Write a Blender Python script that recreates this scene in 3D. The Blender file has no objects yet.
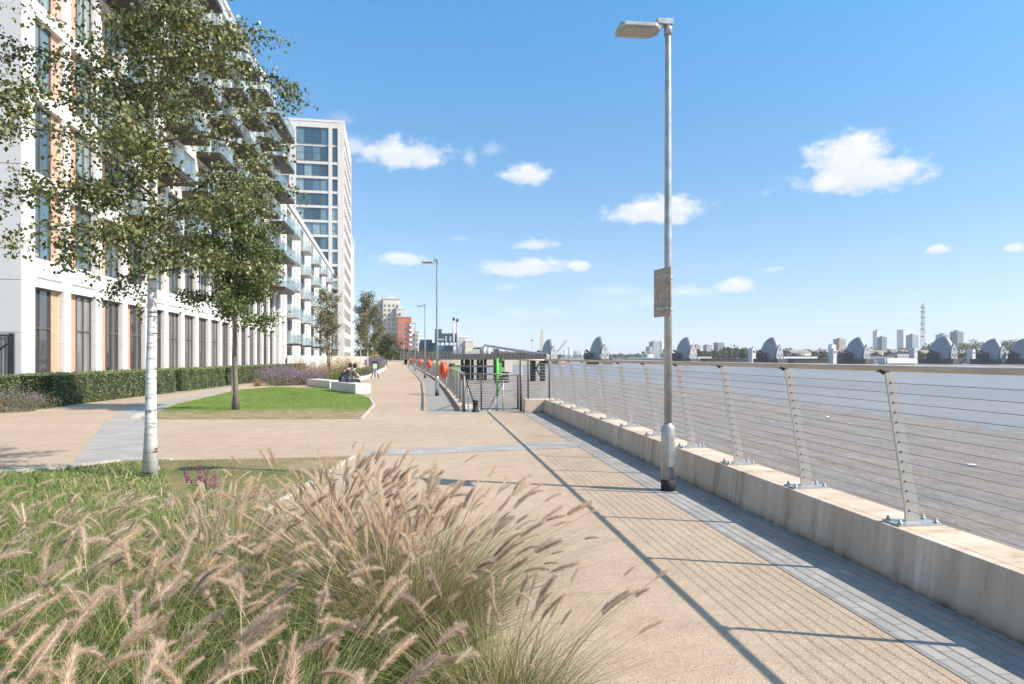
import bpy, math, random
import numpy as np
from mathutils import Vector, Matrix

R = math.radians
rng = np.random.default_rng(11)
random.seed(11)
sc = bpy.context.scene
col = sc.collection

# ------------------------------------------------------------------ survey helpers
EYE = 1.7
YAW = math.atan(83 / 683)
SY, CY = math.sin(YAW), math.cos(YAW)


def at(px, d, z=0.0):
    """world point on the survey bearing px at depth d (metres)"""
    u = (px - 512) / 683
    return Vector((d * (SY + u * CY), d * (CY - u * SY), z))


def hgt(py, d):
    return EYE + (357 - py) * d / 683


# ------------------------------------------------------------------ mesh helpers
class MB:
    def __init__(self):
        self.v, self.f, self.m, self.s = [], [], [], []

    def add(self, vs, fs, m=0, smooth=False):
        o = len(self.v)
        self.v.extend([tuple(p) for p in vs])
        for f in fs:
            self.f.append([i + o for i in f])
            self.m.append(m)
            self.s.append(smooth)
        return self

    def box(self, x0, x1, y0, y1, z0, z1, m=0):
        vs = [(x0, y0, z0), (x1, y0, z0), (x1, y1, z0), (x0, y1, z0), (x0, y0, z1), (x1, y0, z1), (x1, y1, z1), (x0, y1, z1)]
        return self.add(vs, [(0, 3, 2, 1), (4, 5, 6, 7), (0, 1, 5, 4), (1, 2, 6, 5), (2, 3, 7, 6), (3, 0, 4, 7)], m)

    def beam(self, a, b, w, h=None, m=0, up=(0, 0, 1)):
        """square bar from a to b"""
        h = h or w
        a, b = Vector(a), Vector(b)
        t = (b - a).normalized()
        u = Vector(up)
        if abs(t.dot(u)) > 0.98:
            u = Vector((0, 1, 0))
        s = t.cross(u).normalized()
        u = s.cross(t)
        vs = []
        for p in (a, b):
            for i, j in ((-1, -1), (1, -1), (1, 1), (-1, 1)):
                vs.append(p + s * (i * w / 2) + u * (j * h / 2))
        return self.add(vs, [(0, 3, 2, 1), (4, 5, 6, 7), (0, 1, 5, 4), (1, 2, 6, 5), (2, 3, 7, 6), (3, 0, 4, 7)], m)

    def tube(self, pts, rad, n=8, m=0, smooth=True, closed=False):
        pts = [Vector(p) for p in pts]
        if not hasattr(rad, '__len__'):
            rad = [rad] * len(pts)
        vs, fs = [], []
        N = len(pts)
        ref = None
        for i, p in enumerate(pts):
            if closed:
                t = pts[(i + 1) % N] - pts[i - 1]
            else:
                t = pts[min(i + 1, N - 1)] - pts[max(i - 1, 0)]
            t.normalize()
            if ref is None:
                ref = Vector((1, 0, 0)) if abs(t.x) < .9 else Vector((0, 1, 0))
            s = (ref - t * ref.dot(t)).normalized()
            ref = s
            b = t.cross(s)
            for k in range(n):
                a = 2 * math.pi * k / n
                vs.append(p + (s * math.cos(a) + b * math.sin(a)) * rad[i])
        for i in range(N if closed else N - 1):
            j = (i + 1) % N
            for k in range(n):
                l = (k + 1) % n
                fs.append((i * n + k, i * n + l, j * n + l, j * n + k))
        self.add(vs, fs, m, smooth)
        if not closed:
            o = len(self.v) - len(vs)
            self.f.append([o + k for k in range(n)][::-1]); self.m.append(m); self.s.append(False)
            self.f.append([o + (N - 1) * n + k for k in range(n)]); self.m.append(m); self.s.append(False)
        return self

    def lathe(self, prof, n=16, m=0, c=(0, 0, 0), smooth=True):
        vs, fs = [], []
        for r, z in prof:
            for k in range(n):
                a = 2 * math.pi * k / n
                vs.append((c[0] + r * math.cos(a), c[1] + r * math.sin(a), c[2] + z))
        for i in range(len(prof) - 1):
            for k in range(n):
                l = (k + 1) % n
                fs.append((i * n + k, i * n + l, (i + 1) * n + l, (i + 1) * n + k))
        self.add(vs, fs, m, smooth)
        o = len(self.v) - len(vs)
        self.f.append([o + k for k in range(n)][::-1]); self.m.append(m); self.s.append(False)
        self.f.append([o + (len(prof) - 1) * n + k for k in range(n)]); self.m.append(m); self.s.append(False)
        return self

    def extr(self, poly, vec, m=0):
        """solid prism: polygon (3d points) swept along vec"""
        vec = Vector(vec)
        n = len(poly)
        vs = [Vector(p) for p in poly] + [Vector(p) + vec for p in poly]
        fs = [list(range(n))[::-1], list(range(n, 2 * n))]
        for i in range(n):
            j = (i + 1) % n
            fs.append((i, j, n + j, n + i))
        return self.add(vs, fs, m)

    def mesh(self, name, mats):
        me = bpy.data.meshes.new(name)
        me.from_pydata(self.v, [], self.f)
        for mt in (mats if isinstance(mats, (list, tuple)) else [mats]):
            me.materials.append(mt)
        me.polygons.foreach_set('material_index', self.m)
        me.polygons.foreach_set('use_smooth', self.s)
        me.update()
        return me

    def build(self, name, mats, parent=None, loc=(0, 0, 0), rotz=0.0, bevel=0):
        return link(name, self.mesh(name, mats), parent, loc, rotz, bevel)


def link(name, me, parent=None, loc=(0, 0, 0), rotz=0.0, bevel=0):
    o = bpy.data.objects.new(name, me)
    col.objects.link(o)
    o.location = loc
    o.rotation_euler = (0, 0, rotz)
    if parent is not None:
        o.parent = parent
    if bevel:
        b = o.modifiers.new('bevel', 'BEVEL')
        b.width = bevel
        b.segments = 2
        b.limit_method = 'ANGLE'
        b.angle_limit = R(40)
    return o


def npmesh(name, parts, mats, smooth=False):
    """parts: list of (V (n,3), F (k,3|4), material index)"""
    V, off = [], 0
    loops, starts, mi = [], [], []
    ls = 0
    for v, f, m in parts:
        if len(v) == 0:
            continue
        V.append(v)
        f = np.asarray(f) + off
        k, w = f.shape
        loops.append(f.ravel())
        starts.append(ls + np.arange(k) * w)
        ls += k * w
        mi.append(np.full(k, m) if np.isscalar(m) else m)
        off += len(v)
    V = np.concatenate(V); loops = np.concatenate(loops); starts = np.concatenate(starts); mi = np.concatenate(mi)
    me = bpy.data.meshes.new(name)
    me.vertices.add(len(V)); me.vertices.foreach_set('co', V.astype(np.float32).ravel())
    me.loops.add(len(loops)); me.loops.foreach_set('vertex_index', loops.astype(np.int32))
    me.polygons.add(len(starts)); me.polygons.foreach_set('loop_start', starts.astype(np.int32))
    for mt in (mats if isinstance(mats, (list, tuple)) else [mats]):
        me.materials.append(mt)
    me.polygons.foreach_set('material_index', mi.astype(np.int32))
    me.update(calc_edges=True)
    me.validate()
    if smooth:
        me.polygons.foreach_set('use_smooth', [True] * len(me.polygons))
    return me


def tag(o, label=None, cat=None, group=None, kind=None):
    if label: o['label'] = label
    if cat: o['category'] = cat
    if group: o['group'] = group
    if kind: o['kind'] = kind
    return o


def thing(name, label, cat, loc=(0, 0, 0), rotz=0.0, group=None):
    o = bpy.data.objects.new(name, None)
    o.empty_display_size = .2
    col.objects.link(o)
    o.location = loc
    o.rotation_euler = (0, 0, rotz)
    return tag(o, label, cat, group)


def dup(o, parent=None, loc=None, rotz=None, label=None):
    c = o.copy()
    col.objects.link(c)
    if parent is not None:
        c.parent = parent
    if loc is not None: c.location = loc
    if rotz is not None: c.rotation_euler = (0, 0, rotz)
    if label: c['label'] = label
    for ch in list(o.children):
        dup(ch, c)
    return c


# ------------------------------------------------------------------ materials
class NT:
    def __init__(self, name):
        self.mat = bpy.data.materials.new(name)
        self.mat.use_nodes = True
        self.t = self.mat.node_tree
        self.n, self.l = self.t.nodes, self.t.links
        self.n.clear()
        self.out = self.n.new('ShaderNodeOutputMaterial')
        self.b = self.n.new('ShaderNodeBsdfPrincipled')
        self.l.new(self.b.outputs[0], self.out.inputs[0])

    def new(self, t, **kw):
        n = self.n.new(t)
        for k, v in kw.items():
            if k.startswith('i_'):
                n.inputs[k[2:].replace('_', ' ')].default_value = v
            else:
                setattr(n, k, v)
        return n

    def link(self, a, b): self.l.new(a, b)

    def coords(self, kind='obj', scale=(1, 1, 1), rot=0.0):
        mp = self.new('ShaderNodeMapping')
        mp.inputs['Scale'].default_value = scale
        mp.inputs['Rotation'].default_value = (0, 0, rot)
        if kind == 'pos':
            g = self.new('ShaderNodeNewGeometry'); self.link(g.outputs['Position'], mp.inputs[0])
        else:
            g = self.new('ShaderNodeTexCoord'); self.link(g.outputs['Object'], mp.inputs[0])
        return mp.outputs[0]

    def noise(self, vec, scale, detail=4, rough=.55):
        n = self.new('ShaderNodeTexNoise', i_Scale=scale, i_Detail=detail, i_Roughness=rough)
        self.link(vec, n.inputs['Vector'])
        return n.outputs['Fac']

    def ramp(self, fac, stops):
        n = self.new('ShaderNodeValToRGB')
        e = n.color_ramp.elements
        while len(e) < len(stops): e.new(.5)
        for el, (p, c) in zip(e, stops):
            el.position = p
            el.color = (*c, 1) if len(c) == 3 else c
        self.link(fac, n.inputs[0])
        return n.outputs[0]

    def mix(self, fac, a, b, mode='MIX'):
        n = self.new('ShaderNodeMix', data_type='RGBA', blend_type=mode)
        if isinstance(fac, (int, float)): n.inputs[0].default_value = fac
        else: self.link(fac, n.inputs[0])
        for i, c in ((6, a), (7, b)):
            if isinstance(c, tuple): n.inputs[i].default_value = (*c, 1)
            else: self.link(c, n.inputs[i])
        return n.outputs[2]

    def bump(self, h, strength=.3, dist=.01):
        n = self.new('ShaderNodeBump', i_Strength=strength, i_Distance=dist)
        self.link(h, n.inputs['Height'])
        self.link(n.outputs[0], self.b.inputs['Normal'])

    def set(self, color=None, rough=None, metal=None, spec=None, ior=None):
        for k, v in (('Base Color', color), ('Roughness', rough), ('Metallic', metal), ('Specular IOR Level', spec), ('IOR', ior)):
            if v is None: continue
            if isinstance(v, tuple): self.b.inputs[k].default_value = (*v, 1)
            elif isinstance(v, (int, float)): self.b.inputs[k].default_value = v
            else: self.link(v, self.b.inputs[k])
        return self.mat


def plain(name, c, rough=.6, metal=0.0, var=.18, scale=3.0, bump=0.0, bscale=60.0, spec=.5, kind='obj', stretch=(1, 1, 1)):
    t = NT(name)
    v = t.coords(kind, stretch)
    n = t.noise(v, scale, 6)
    lo = tuple(x * (1 - var) for x in c); hi = tuple(min(1, x * (1 + var)) for x in c)
    t.set(t.ramp(n, [(.3, lo), (.7, hi)]), rough, metal, spec)
    if bump:
        t.bump(t.noise(v, bscale, 4), bump, .01)
    return t.mat


def leafmat(name, stops, rough=.55, trans=.3, tcol=None):
    """per-leaf random colour, partly translucent"""
    t = NT(name)
    g = t.new('ShaderNodeNewGeometry')
    c = t.ramp(g.outputs['Random Per Island'], stops)
    t.set(c, rough, 0, .35)
    tr = t.new('ShaderNodeBsdfTranslucent')
    if tcol: tr.inputs[0].default_value = (*tcol, 1)
    else: t.link(c, tr.inputs[0])
    mx = t.new('ShaderNodeMixShader'); mx.inputs[0].default_value = trans
    t.link(t.b.outputs[0], mx.inputs[1]); t.link(tr.outputs[0], mx.inputs[2])
    t.link(mx.outputs[0], t.out.inputs[0])
    return t.mat


def m_path():
    t = NT('resin_bound_gravel')
    v = t.coords('pos')
    big = t.ramp(t.noise(v, .35, 5), [(.3, (.42, .325, .24)), (.7, (.50, .39, .29))])
    vo = t.new('ShaderNodeTexVoronoi', i_Scale=150.0)
    t.link(v, vo.inputs['Vector'])
    sep = t.new('ShaderNodeSeparateColor'); t.link(vo.outputs['Color'], sep.inputs[0])
    grain = t.ramp(sep.outputs[0], [(.0, (.62, .60, .58)), (.35, (.94, .93, .92)), (.8, (1.07, 1.05, 1.02)), (1, (1.25, 1.23, 1.2))])
    c = t.mix(.85, big, grain, 'MULTIPLY')
    sc_ = t.ramp(t.noise(v, 3.2, 8, .7), [(.35, (.88, .87, .86)), (.62, (1.04, 1.04, 1.04))])
    t.set(t.mix(1.0, c, sc_, 'MULTIPLY'), .85, 0, .3)
    t.bump(vo.outputs['Distance'], .35, .004)
    return t.mat


def m_paver(name, c, bw=.2, bh=.1, rot=0.0, mortar=.006):
    t = NT(name)
    v = t.coords('pos', (1, 1, 1), rot)
    br = t.new('ShaderNodeTexBrick', i_Scale=1.0, i_Mortar_Size=mortar, i_Brick_Width=bw, i_Row_Height=bh, i_Mortar_Smooth=.3)
    br.inputs['Color1'].default_value = (*[x * .9 for x in c], 1)
    br.inputs['Color2'].default_value = (*[x * 1.1 for x in c], 1)
    br.inputs['Mortar'].default_value = (*[x * .68 for x in c], 1)
    t.link(v, br.inputs['Vector'])
    s = t.ramp(t.noise(v, 1.3, 8, .7), [(.3, (.80, .79, .78)), (.7, (1.1, 1.09, 1.07))])
    g = t.ramp(t.noise(v, 160, 2), [(.3, (.86, .86, .86)), (.7, (1.12, 1.12, 1.12))])
    t.set(t.mix(1.0, t.mix(1.0, br.outputs[0], s, 'MULTIPLY'), g, 'MULTIPLY'), .8, 0, .3)
    inv = t.new('ShaderNodeMath', operation='SUBTRACT'); inv.inputs[0].default_value = 1
    t.link(br.outputs['Fac'], inv.inputs[1])
    t.bump(inv.outputs[0], .4, .004)
    return t.mat


def m_concrete(name, c, streak=True):
    t = NT(name)
    v = t.coords('pos')
    base = t.ramp(t.noise(v, 1.1, 8, .65), [(.3, tuple(x * .86 for x in c)), (.7, tuple(x * 1.1 for x in c))])
    if streak:
        vs = t.coords('pos', (1, 2.6, .22))
        st = t.ramp(t.noise(vs, 1.6, 7, .7), [(.30, (.48, .38, .29)), (.42, (.87, .82, .76)), (.58, (1, 1, 1)), (.70, (1.28, 1.29, 1.3))])
        base = t.mix(.95, base, st, 'MULTIPLY')
        # damp dirt and moss line where the wall meets the paving
        gz = t.new('ShaderNodeSeparateXYZ'); t.link(t.coords('pos'), gz.inputs[0])
        ad = t.new('ShaderNodeMath', operation='MULTIPLY_ADD'); ad.inputs[1].default_value = .12; t.link(t.noise(v, 7, 5), ad.inputs[0]); t.link(gz.outputs[2], ad.inputs[2])
        dirt = t.ramp(ad.outputs[0], [(.055, (.28, .24, .17)), (.10, (.8, .76, .7)), (.16, (1, 1, 1))])
        base = t.mix(1.0, base, dirt, 'MULTIPLY')
    sp = t.ramp(t.noise(v, 38, 3), [(.28, (.75, .72, .68)), (.42, (1, 1, 1))])
    t.set(t.mix(.8, base, sp, 'MULTIPLY'), .85, 0, .3)
    t.bump(t.noise(v, 45, 6, .7), .25, .004)
    return t.mat


def m_mud():
    t = NT('foreshore_mud_wet')
    v = t.coords('pos', (1, .35, 1), .25)
    v2 = t.coords('pos', (1, .3, 1), -.1)
    c = t.ramp(t.noise(v, .8, 9, .68), [(.3, (.20, .165, .135)), (.52, (.27, .23, .197)), (.72, (.34, .295, .255))])
    d = t.ramp(t.noise(v2, 9, 7, .75), [(.34, (.66, .64, .62)), (.5, (1, 1, 1)), (.66, (1.3, 1.29, 1.27))])
    t.set(t.mix(1.0, c, d, 'MULTIPLY'), t.ramp(t.noise(v, .5, 5), [(.35, (.45,) * 3), (.6, (.8,) * 3)]), 0, .35)
    t.bump(t.noise(v2, 6, 8, .72), .9, .12)
    return t.mat


def m_water():
    t = NT('river_water')
    v = t.coords('pos', (1, .45, 1), .6)
    n1 = t.noise(v, .55, 5, .6)
    c = t.ramp(t.noise(t.coords('pos', (1, .2, 1), .5), .02, 5), [(.3, (.20, .175, .15)), (.7, (.28, .245, .215))])
    t.set(c, .30, 0, .36, 1.33)
    t.bump(n1, .9, .4)
    return t.mat


def m_bark(name, white=True):
    t = NT(name)
    v = t.coords('obj', (1, 1, 1))
    if white:
        vs = t.coords('obj', (3.2, 3.2, 16))
        lent = t.ramp(t.noise(vs, 1.15, 6, .75), [(.385, (.06, .05, .045)), (.425, (.56, .52, .48)), (.55, (.74, .71, .68)), (.8, (.84, .82, .79))])
        s = t.ramp(t.noise(v, 2.2, 5), [(.3, (.8, .74, .68)), (.55, (1, 1, 1))])
        t.set(t.mix(.8, lent, s, 'MULTIPLY'), .6, 0, .4)
        t.bump(t.noise(vs, 1.6, 6), .3, .01)
    else:
        vs = t.coords('obj', (9, 9, 2.5))
        t.set(t.ramp(t.noise(vs, 2.5, 7, .7), [(.3, (.09, .065, .05)), (.55, (.2, .155, .13)), (.75, (.32, .26, .22))]), .85)
        t.bump(t.noise(vs, 4, 6), .6, .02)
    return t.mat


def m_lawn(name, stops, dry=None):
    t = NT(name)
    v = t.coords('pos')
    n = t.noise(v, .45, 6, .6)
    c = t.ramp(n, stops)
    if dry:
        # worn strip along the front edge, ragged outline
        sx = t.new('ShaderNodeSeparateXYZ'); t.link(v, sx.inputs[0])
        q = t.new('ShaderNodeMath', operation='MULTIPLY_ADD'); q.inputs[1].default_value = 4.5
        t.link(t.noise(v, .9, 7, .7), q.inputs[0]); t.link(sx.outputs[1], q.inputs[2])
        mr = t.new('ShaderNodeMapRange'); mr.inputs[1].default_value = dry; mr.inputs[2].default_value = dry + 1.6; t.link(q.outputs[0], mr.inputs[0])
        c = t.mix(mr.outputs[0], t.ramp(t.noise(v, 2.2, 6, .7), [(.35, (.22, .20, .08)), (.5, (.34, .26, .15)), (.65, (.43, .32, .21))]), c)
    f = t.ramp(t.noise(v, 28, 6, .8), [(.3, (.5, .5, .45)), (.5, (1, 1, 1)), (.7, (1.3, 1.3, 1.2))])
    t.set(t.mix(1.0, c, f, 'MULTIPLY'), .85, 0, .2)
    t.bump(t.noise(v, 60, 5, .8), .8, .03)
    return t.mat


def m_glass(name, c, rough=.04, blind=None):
    """glazed pane with rooms, blinds and curtains of its own behind it"""
    t = NT(name)
    inf = t.new('ShaderNodeObjectInfo')
    cc = t.ramp(inf.outputs['Random'], [(.0, tuple(x * .5 for x in c)), (.5, c), (.62, tuple(x * 1.6 for x in c)), (.8, blind or tuple(x * 2.2 for x in c))])
    v = t.coords('obj', (1, 1, .12))
    cur = t.ramp(t.noise(v, 5, 3), [(.35, (.75,) * 3), (.65, (1.25,) * 3)])
    t.set(t.mix(.8, cc, cur, 'MULTIPLY'), rough, 0, .9, 1.75)
    return t.mat


def m_clearglass(name, tint=(.85, .91, .92), refl=.20, rc=(.50, .57, .60)):
    t = NT(name)
    t.set(rc, .03, 0, .8, 1.6)
    tr = t.new('ShaderNodeBsdfTransparent'); tr.inputs[0].default_value = (*tint, 1)
    mx = t.new('ShaderNodeMixShader'); mx.inputs[0].default_value = refl
    t.link(tr.outputs[0], mx.inputs[1]); t.link(t.b.outputs[0], mx.inputs[2])
    t.link(mx.outputs[0], t.out.inputs[0])
    return t.mat


def m_windowgrid(name, wall, win, fw=3.2, fh=3.0, ww=.55, wh=.45):
    """plain rendered wall with a regular grid of small windows (far buildings)"""
    t = NT(name)
    g = t.new('ShaderNodeTexCoord')
    s = t.new('ShaderNodeSeparateXYZ'); t.link(g.outputs['Object'], s.inputs[0])

    def mth(op, a, b=None):
        n = t.new('ShaderNodeMath', operation=op)
        for i, x in enumerate((a, b)):
            if x is None: continue
            if isinstance(x, (int, float)): n.inputs[i].default_value = x
            else: t.link(x, n.inputs[i])
        return n.outputs[0]
    hx = mth('ADD', s.outputs[0], s.outputs[1])
    fx = mth('FRACT', mth('DIVIDE', hx, fw)); fz = mth('FRACT', mth('DIVIDE', s.outputs[2], fh))
    k = mth('MULTIPLY', mth('LESS_THAN', fx, ww), mth('LESS_THAN', fz, wh))
    cw = t.ramp(t.noise(t.coords('obj'), .12, 4), [(.3, tuple(x * .85 for x in wall)), (.7, tuple(x * 1.12 for x in wall))])
    t.set(t.mix(k, cw, win), .7, 0, .4)
    return t.mat


MT = {}
MT['path'] = m_path()
MT['paver'] = m_paver('grey_block_paving', (.35, .335, .315), .20, .10, R(90))
MT['paver2'] = m_paver('grey_block_paving_across', (.39, .37, .345), .20, .10, 0)
MT['concrete'] = m_concrete('weathered_concrete', (.64, .52, .41))
MT['concrete_white'] = plain('pale_cast_concrete', (.60, .58, .555), .7, var=.08, bump=.15)
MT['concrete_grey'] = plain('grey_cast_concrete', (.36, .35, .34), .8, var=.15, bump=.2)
MT['kerb'] = plain('pale_kerb_stone', (.52, .47, .41), .75, var=.12, bump=.2, kind='pos')
MT['mud'] = m_mud()
MT['water'] = m_water()
MT['soil'] = plain('planting_soil', (.15, .13, .07), .95, var=.4, scale=6, bump=.8, bscale=30, kind='pos')
MT['earth'] = plain('open_ground', (.30, .27, .21), .95, var=.25, scale=.05, bump=.3, kind='pos')
MT['galv'] = plain('galvanised_steel', (.42, .43, .42), .45, .5, var=.22, scale=9, spec=.5)
MT['gatesteel'] = plain('dull_grey_steel', (.20, .195, .185), .5, .3, var=.15)
MT['steel'] = plain('brushed_stainless_steel', (.60, .57, .53), .38, .6, var=.1, scale=14)
MT['blade'] = plain('satin_stainless_plate', (.46, .43, .39), .5, .45, var=.08, scale=10)
MT['cable'] = plain('steel_cable', (.34, .33, .32), .45, .6, var=.1)
MT['dark'] = plain('dark_painted_steel', (.035, .035, .037), .5, .2, var=.3)
MT['black'] = plain('black_rubber', (.02, .02, .02), .7, var=.3)
MT['timber'] = plain('weathered_timber_rail', (.60, .47, .35), .55, var=.2, scale=6, stretch=(8, .5, 8), bump=.15, bscale=20)
MT['orange'] = plain('orange_plastic', (.80, .13, .045), .45, var=.12)
MT['signback'] = plain('weathered_sign_plate', (.40, .33, .28), .6, .2, var=.35, scale=14)
MT['led'] = plain('frosted_lamp_glass', (.45, .435, .41), .35, var=.15, scale=30)
MT['green'] = plain('bright_green_paint', (.10, .50, .06), .5, var=.2)
MT['white'] = plain('white_paint', (.80, .80, .79), .5, var=.05)
def m_panel(name, c, jw, jh):
    """precast facing: faint panel joints and weather streaks"""
    t = NT(name)
    g = t.new('ShaderNodeTexCoord'); s = t.new('ShaderNodeSeparateXYZ'); t.link(g.outputs['Object'], s.inputs[0])
    ad = t.new('ShaderNodeMath', operation='ADD'); t.link(s.outputs[0], ad.inputs[0]); t.link(s.outputs[1], ad.inputs[1])
    cb = t.new('ShaderNodeCombineXYZ'); t.link(ad.outputs[0], cb.inputs[0]); t.link(s.outputs[2], cb.inputs[1])
    br = t.new('ShaderNodeTexBrick', i_Scale=1.0, i_Mortar_Size=.009, i_Brick_Width=jw, i_Row_Height=jh, i_Mortar_Smooth=.2)
    br.offset = 0
    br.inputs['Color1'].default_value = (*[x * .97 for x in c], 1); br.inputs['Color2'].default_value = (*[x * 1.03 for x in c], 1)
    br.inputs['Mortar'].default_value = (*[x * .55 for x in c], 1)
    t.link(cb.outputs[0], br.inputs['Vector'])
    st = t.ramp(t.noise(t.coords('obj', (1, 1, .1)), 1.7, 6, .65), [(.3, (.86, .85, .83)), (.5, (1, 1, 1))])
    t.set(t.mix(1.0, br.outputs[0], st, 'MULTIPLY'), .7, 0, .4)
    return t.mat


MT['stone'] = m_panel('white_precast_stone', (.73, .705, .675), 3.02, 1.14)
MT['towerstone'] = m_panel('warm_white_precast', (.70, .65, .60), 3.9, 3.26)
MT['stone2'] = plain('pale_precast_panel', (.66, .64, .62), .75, var=.06, scale=.6)
MT['gable'] = plain('grey_cladding_panel', (.60, .59, .58), .75, var=.05, scale=.7)
MT['terracotta'] = plain('terracotta_panel', (.60, .35, .24), .7, var=.1, scale=2)
MT['frame'] = plain('bronze_window_frame', (.16, .12, .10), .5, .2, var=.15)
MT['slate'] = plain('dark_slate_deck', (.07, .065, .06), .8, var=.2)
MT['frame_grey'] = plain('grey_window_frame', (.40, .39, .38), .5, .1, var=.1)
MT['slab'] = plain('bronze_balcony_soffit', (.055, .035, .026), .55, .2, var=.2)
MT['glass'] = m_glass('window_glazing', (.09, .115, .125), .04, (.36, .40, .39))
MT['glass_teal'] = m_glass('teal_window_glazing', (.06, .11, .135), .04, (.26, .35, .35))
MT['glass_dark'] = m_glass('dark_window_glazing', (.085, .088, .095), .05, (.22, .22, .23))
MT['balglass'] = m_clearglass('balustrade_glass')
MT['birch'] = m_bark('birch_bark')
MT['bark'] = m_bark('brown_bark', False)
MT['twig'] = plain('brown_twig', (.10, .07, .05), .8, var=.3)
MT['leaf'] = leafmat('birch_leaf', [(0, (.06, .075, .02)), (.45, (.135, .155, .045)), (.8, (.23, .24, .085)), (.95, (.42, .40, .21)), (1, (.34, .25, .09))], .42, .22)
MT['leaf2'] = leafmat('dense_dark_leaf', [(0, (.045, .07, .018)), (.5, (.095, .13, .036)), (.85, (.17, .20, .07)), (1, (.28, .29, .12))], .42, .2)
MT['leaf3'] = leafmat('pale_leaf', [(0, (.11, .11, .045)), (.5, (.19, .18, .08)), (1, (.34, .29, .16))], .5, .3)
MT['hedge'] = leafmat('hedge_leaf', [(0, (.08, .105, .035)), (.5, (.20, .25, .085)), (1, (.38, .41, .18))], .45, .2)
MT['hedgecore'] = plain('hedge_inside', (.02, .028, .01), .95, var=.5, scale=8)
MT['blade_g'] = leafmat('grass_blade_green', [(0, (.07, .15, .02)), (.4, (.16, .25, .05)), (.7, (.30, .37, .10)), (.86, (.48, .43, .22)), (1, (.66, .56, .36))], .5, .35)
MT['straw'] = leafmat('straw_blade', [(0, (.34, .25, .13)), (.5, (.48, .37, .22)), (1, (.62, .50, .33))], .6, .3)
MT['plume_tan'] = leafmat('plume_tan', [(0, (.60, .43, .28)), (.5, (.76, .58, .41)), (1, (.88, .72, .54))], .7, .52)
MT['plume_cream'] = leafmat('plume_cream', [(0, (.66, .50, .36)), (.5, (.80, .64, .48)), (1, (.92, .79, .62))], .7, .52)
MT['plume_mauve'] = leafmat('plume_mauve', [(0, (.46, .32, .25)), (.5, (.62, .46, .36)), (1, (.76, .60, .48))], .7, .5)
MT['lawn'] = m_lawn('lawn_turf', [(.3, (.13, .20, .035)), (.55, (.19, .26, .06)), (.75, (.28, .29, .10))], 23.9)
MT['drylawn'] = m_lawn('dry_turf', [(.34, (.13, .17, .045)), (.46, (.24, .22, .10)), (.56, (.38, .29, .175)), (.68, (.47, .35, .235))])
MT['lawnblade'] = leafmat('lawn_blade', [(0, (.11, .20, .025)), (.6, (.20, .31, .05)), (1, (.32, .37, .12))], .6, .3)
MT['dryblade'] = leafmat('dry_lawn_blade', [(0, (.20, .21, .07)), (.5, (.38, .30, .16)), (1, (.52, .40, .25))], .7, .3)
MT['purple'] = leafmat('lavender_flower', [(0, (.20, .13, .22)), (.6, (.33, .23, .34)), (1, (.44, .33, .42))], .7, .3)
MT['magenta'] = leafmat('magenta_flower', [(0, (.28, .03, .14)), (.6, (.40, .06, .22)), (1, (.52, .12, .32))], .6, .3)
MT['sage'] = leafmat('grey_green_leaf', [(0, (.10, .11, .06)), (.6, (.20, .20, .12)), (1, (.34, .30, .22))], .7, .3)
MT['fresh'] = leafmat('fresh_green_leaf', [(0, (.07, .11, .025)), (.6, (.14, .20, .05)), (1, (.26, .30, .10))], .6, .3)
MT['rust'] = leafmat('rust_seedhead', [(0, (.22, .12, .06)), (.6, (.38, .24, .13)), (1, (.52, .38, .24))], .7, .3)
MT['yellow'] = leafmat('yellow_flower', [(0, (.6, .45, .04)), (1, (.8, .65, .08))], .6, .3)
MT['fartree'] = leafmat('far_tree_leaf', [(0, (.045, .06, .022)), (.6, (.085, .10, .038)), (.85, (.14, .125, .05)), (1, (.22, .14, .06))], .7, .15)
MT['skin'] = plain('skin', (.55, .36, .27), .55, var=.05)
MT['navy'] = plain('navy_cloth', (.025, .032, .06), .8, var=.2)
MT['olive'] = plain('olive_grey_cloth', (.13, .12, .105), .85, var=.2)
MT['pinkcloth'] = plain('pale_pink_cloth', (.60, .46, .45), .8, var=.12)
MT['hair'] = plain('dark_hair', (.02, .015, .012), .6, var=.3)
MT['blueclad'] = plain('blue_cladding', (.045, .12, .19), .6, .1, var=.25, scale=.15)
MT['blueclad2'] = plain('dark_blue_cladding', (.03, .075, .12), .6, .1, var=.25, scale=.15)
MT['palegrey'] = plain('pale_grey_render', (.55, .55, .54), .75, var=.12, scale=.1)
MT['creamrender'] = plain('cream_render', (.68, .60, .48), .75, var=.1, scale=.1)
MT['brick'] = m_paver('red_brick_facing', (.52, .15, .085), .45, .15)
MT['brick'] = plain('red_render', (.56, .16, .09), .8, var=.1, scale=.2)
MT['rusty'] = plain('rusty_steel_and_timber', (.27, .225, .19), .8, .1, var=.3, scale=.5)
MT['pile'] = plain('tarred_timber_pile', (.028, .024, .02), .8, var=.4, scale=.6)
MT['hood'] = plain('ribbed_stainless_roof', (.27, .275, .285), .5, .35, var=.12, scale=.25, stretch=(1, 6, 1))
MT['hoodface'] = plain('silver_end_wall', (.40, .41, .415), .6, .2, var=.08, scale=.3)
MT['pier'] = plain('barrier_pier_concrete', (.085, .075, .065), .85, var=.25, scale=.2)
MT['craney'] = plain('yellow_crane_paint', (.62, .46, .16), .6, var=.15)
MT['redhull'] = plain('red_hull_paint', (.62, .14, .10), .55, var=.15)
MT['farwin1'] = m_windowgrid('far_pale_flats', (.52, .50, .48), (.16, .18, .21))
MT['farwin2'] = m_windowgrid('far_lilac_flats', (.36, .36, .40), (.12, .14, .18))
MT['farwin3'] = m_windowgrid('far_brown_flats', (.40, .31, .25), (.13, .13, .15))
MT['farwin4'] = m_windowgrid('far_white_flats', (.68, .67, .65), (.25, .27, .3), 3.6, 3.0, .4, .4)
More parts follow.
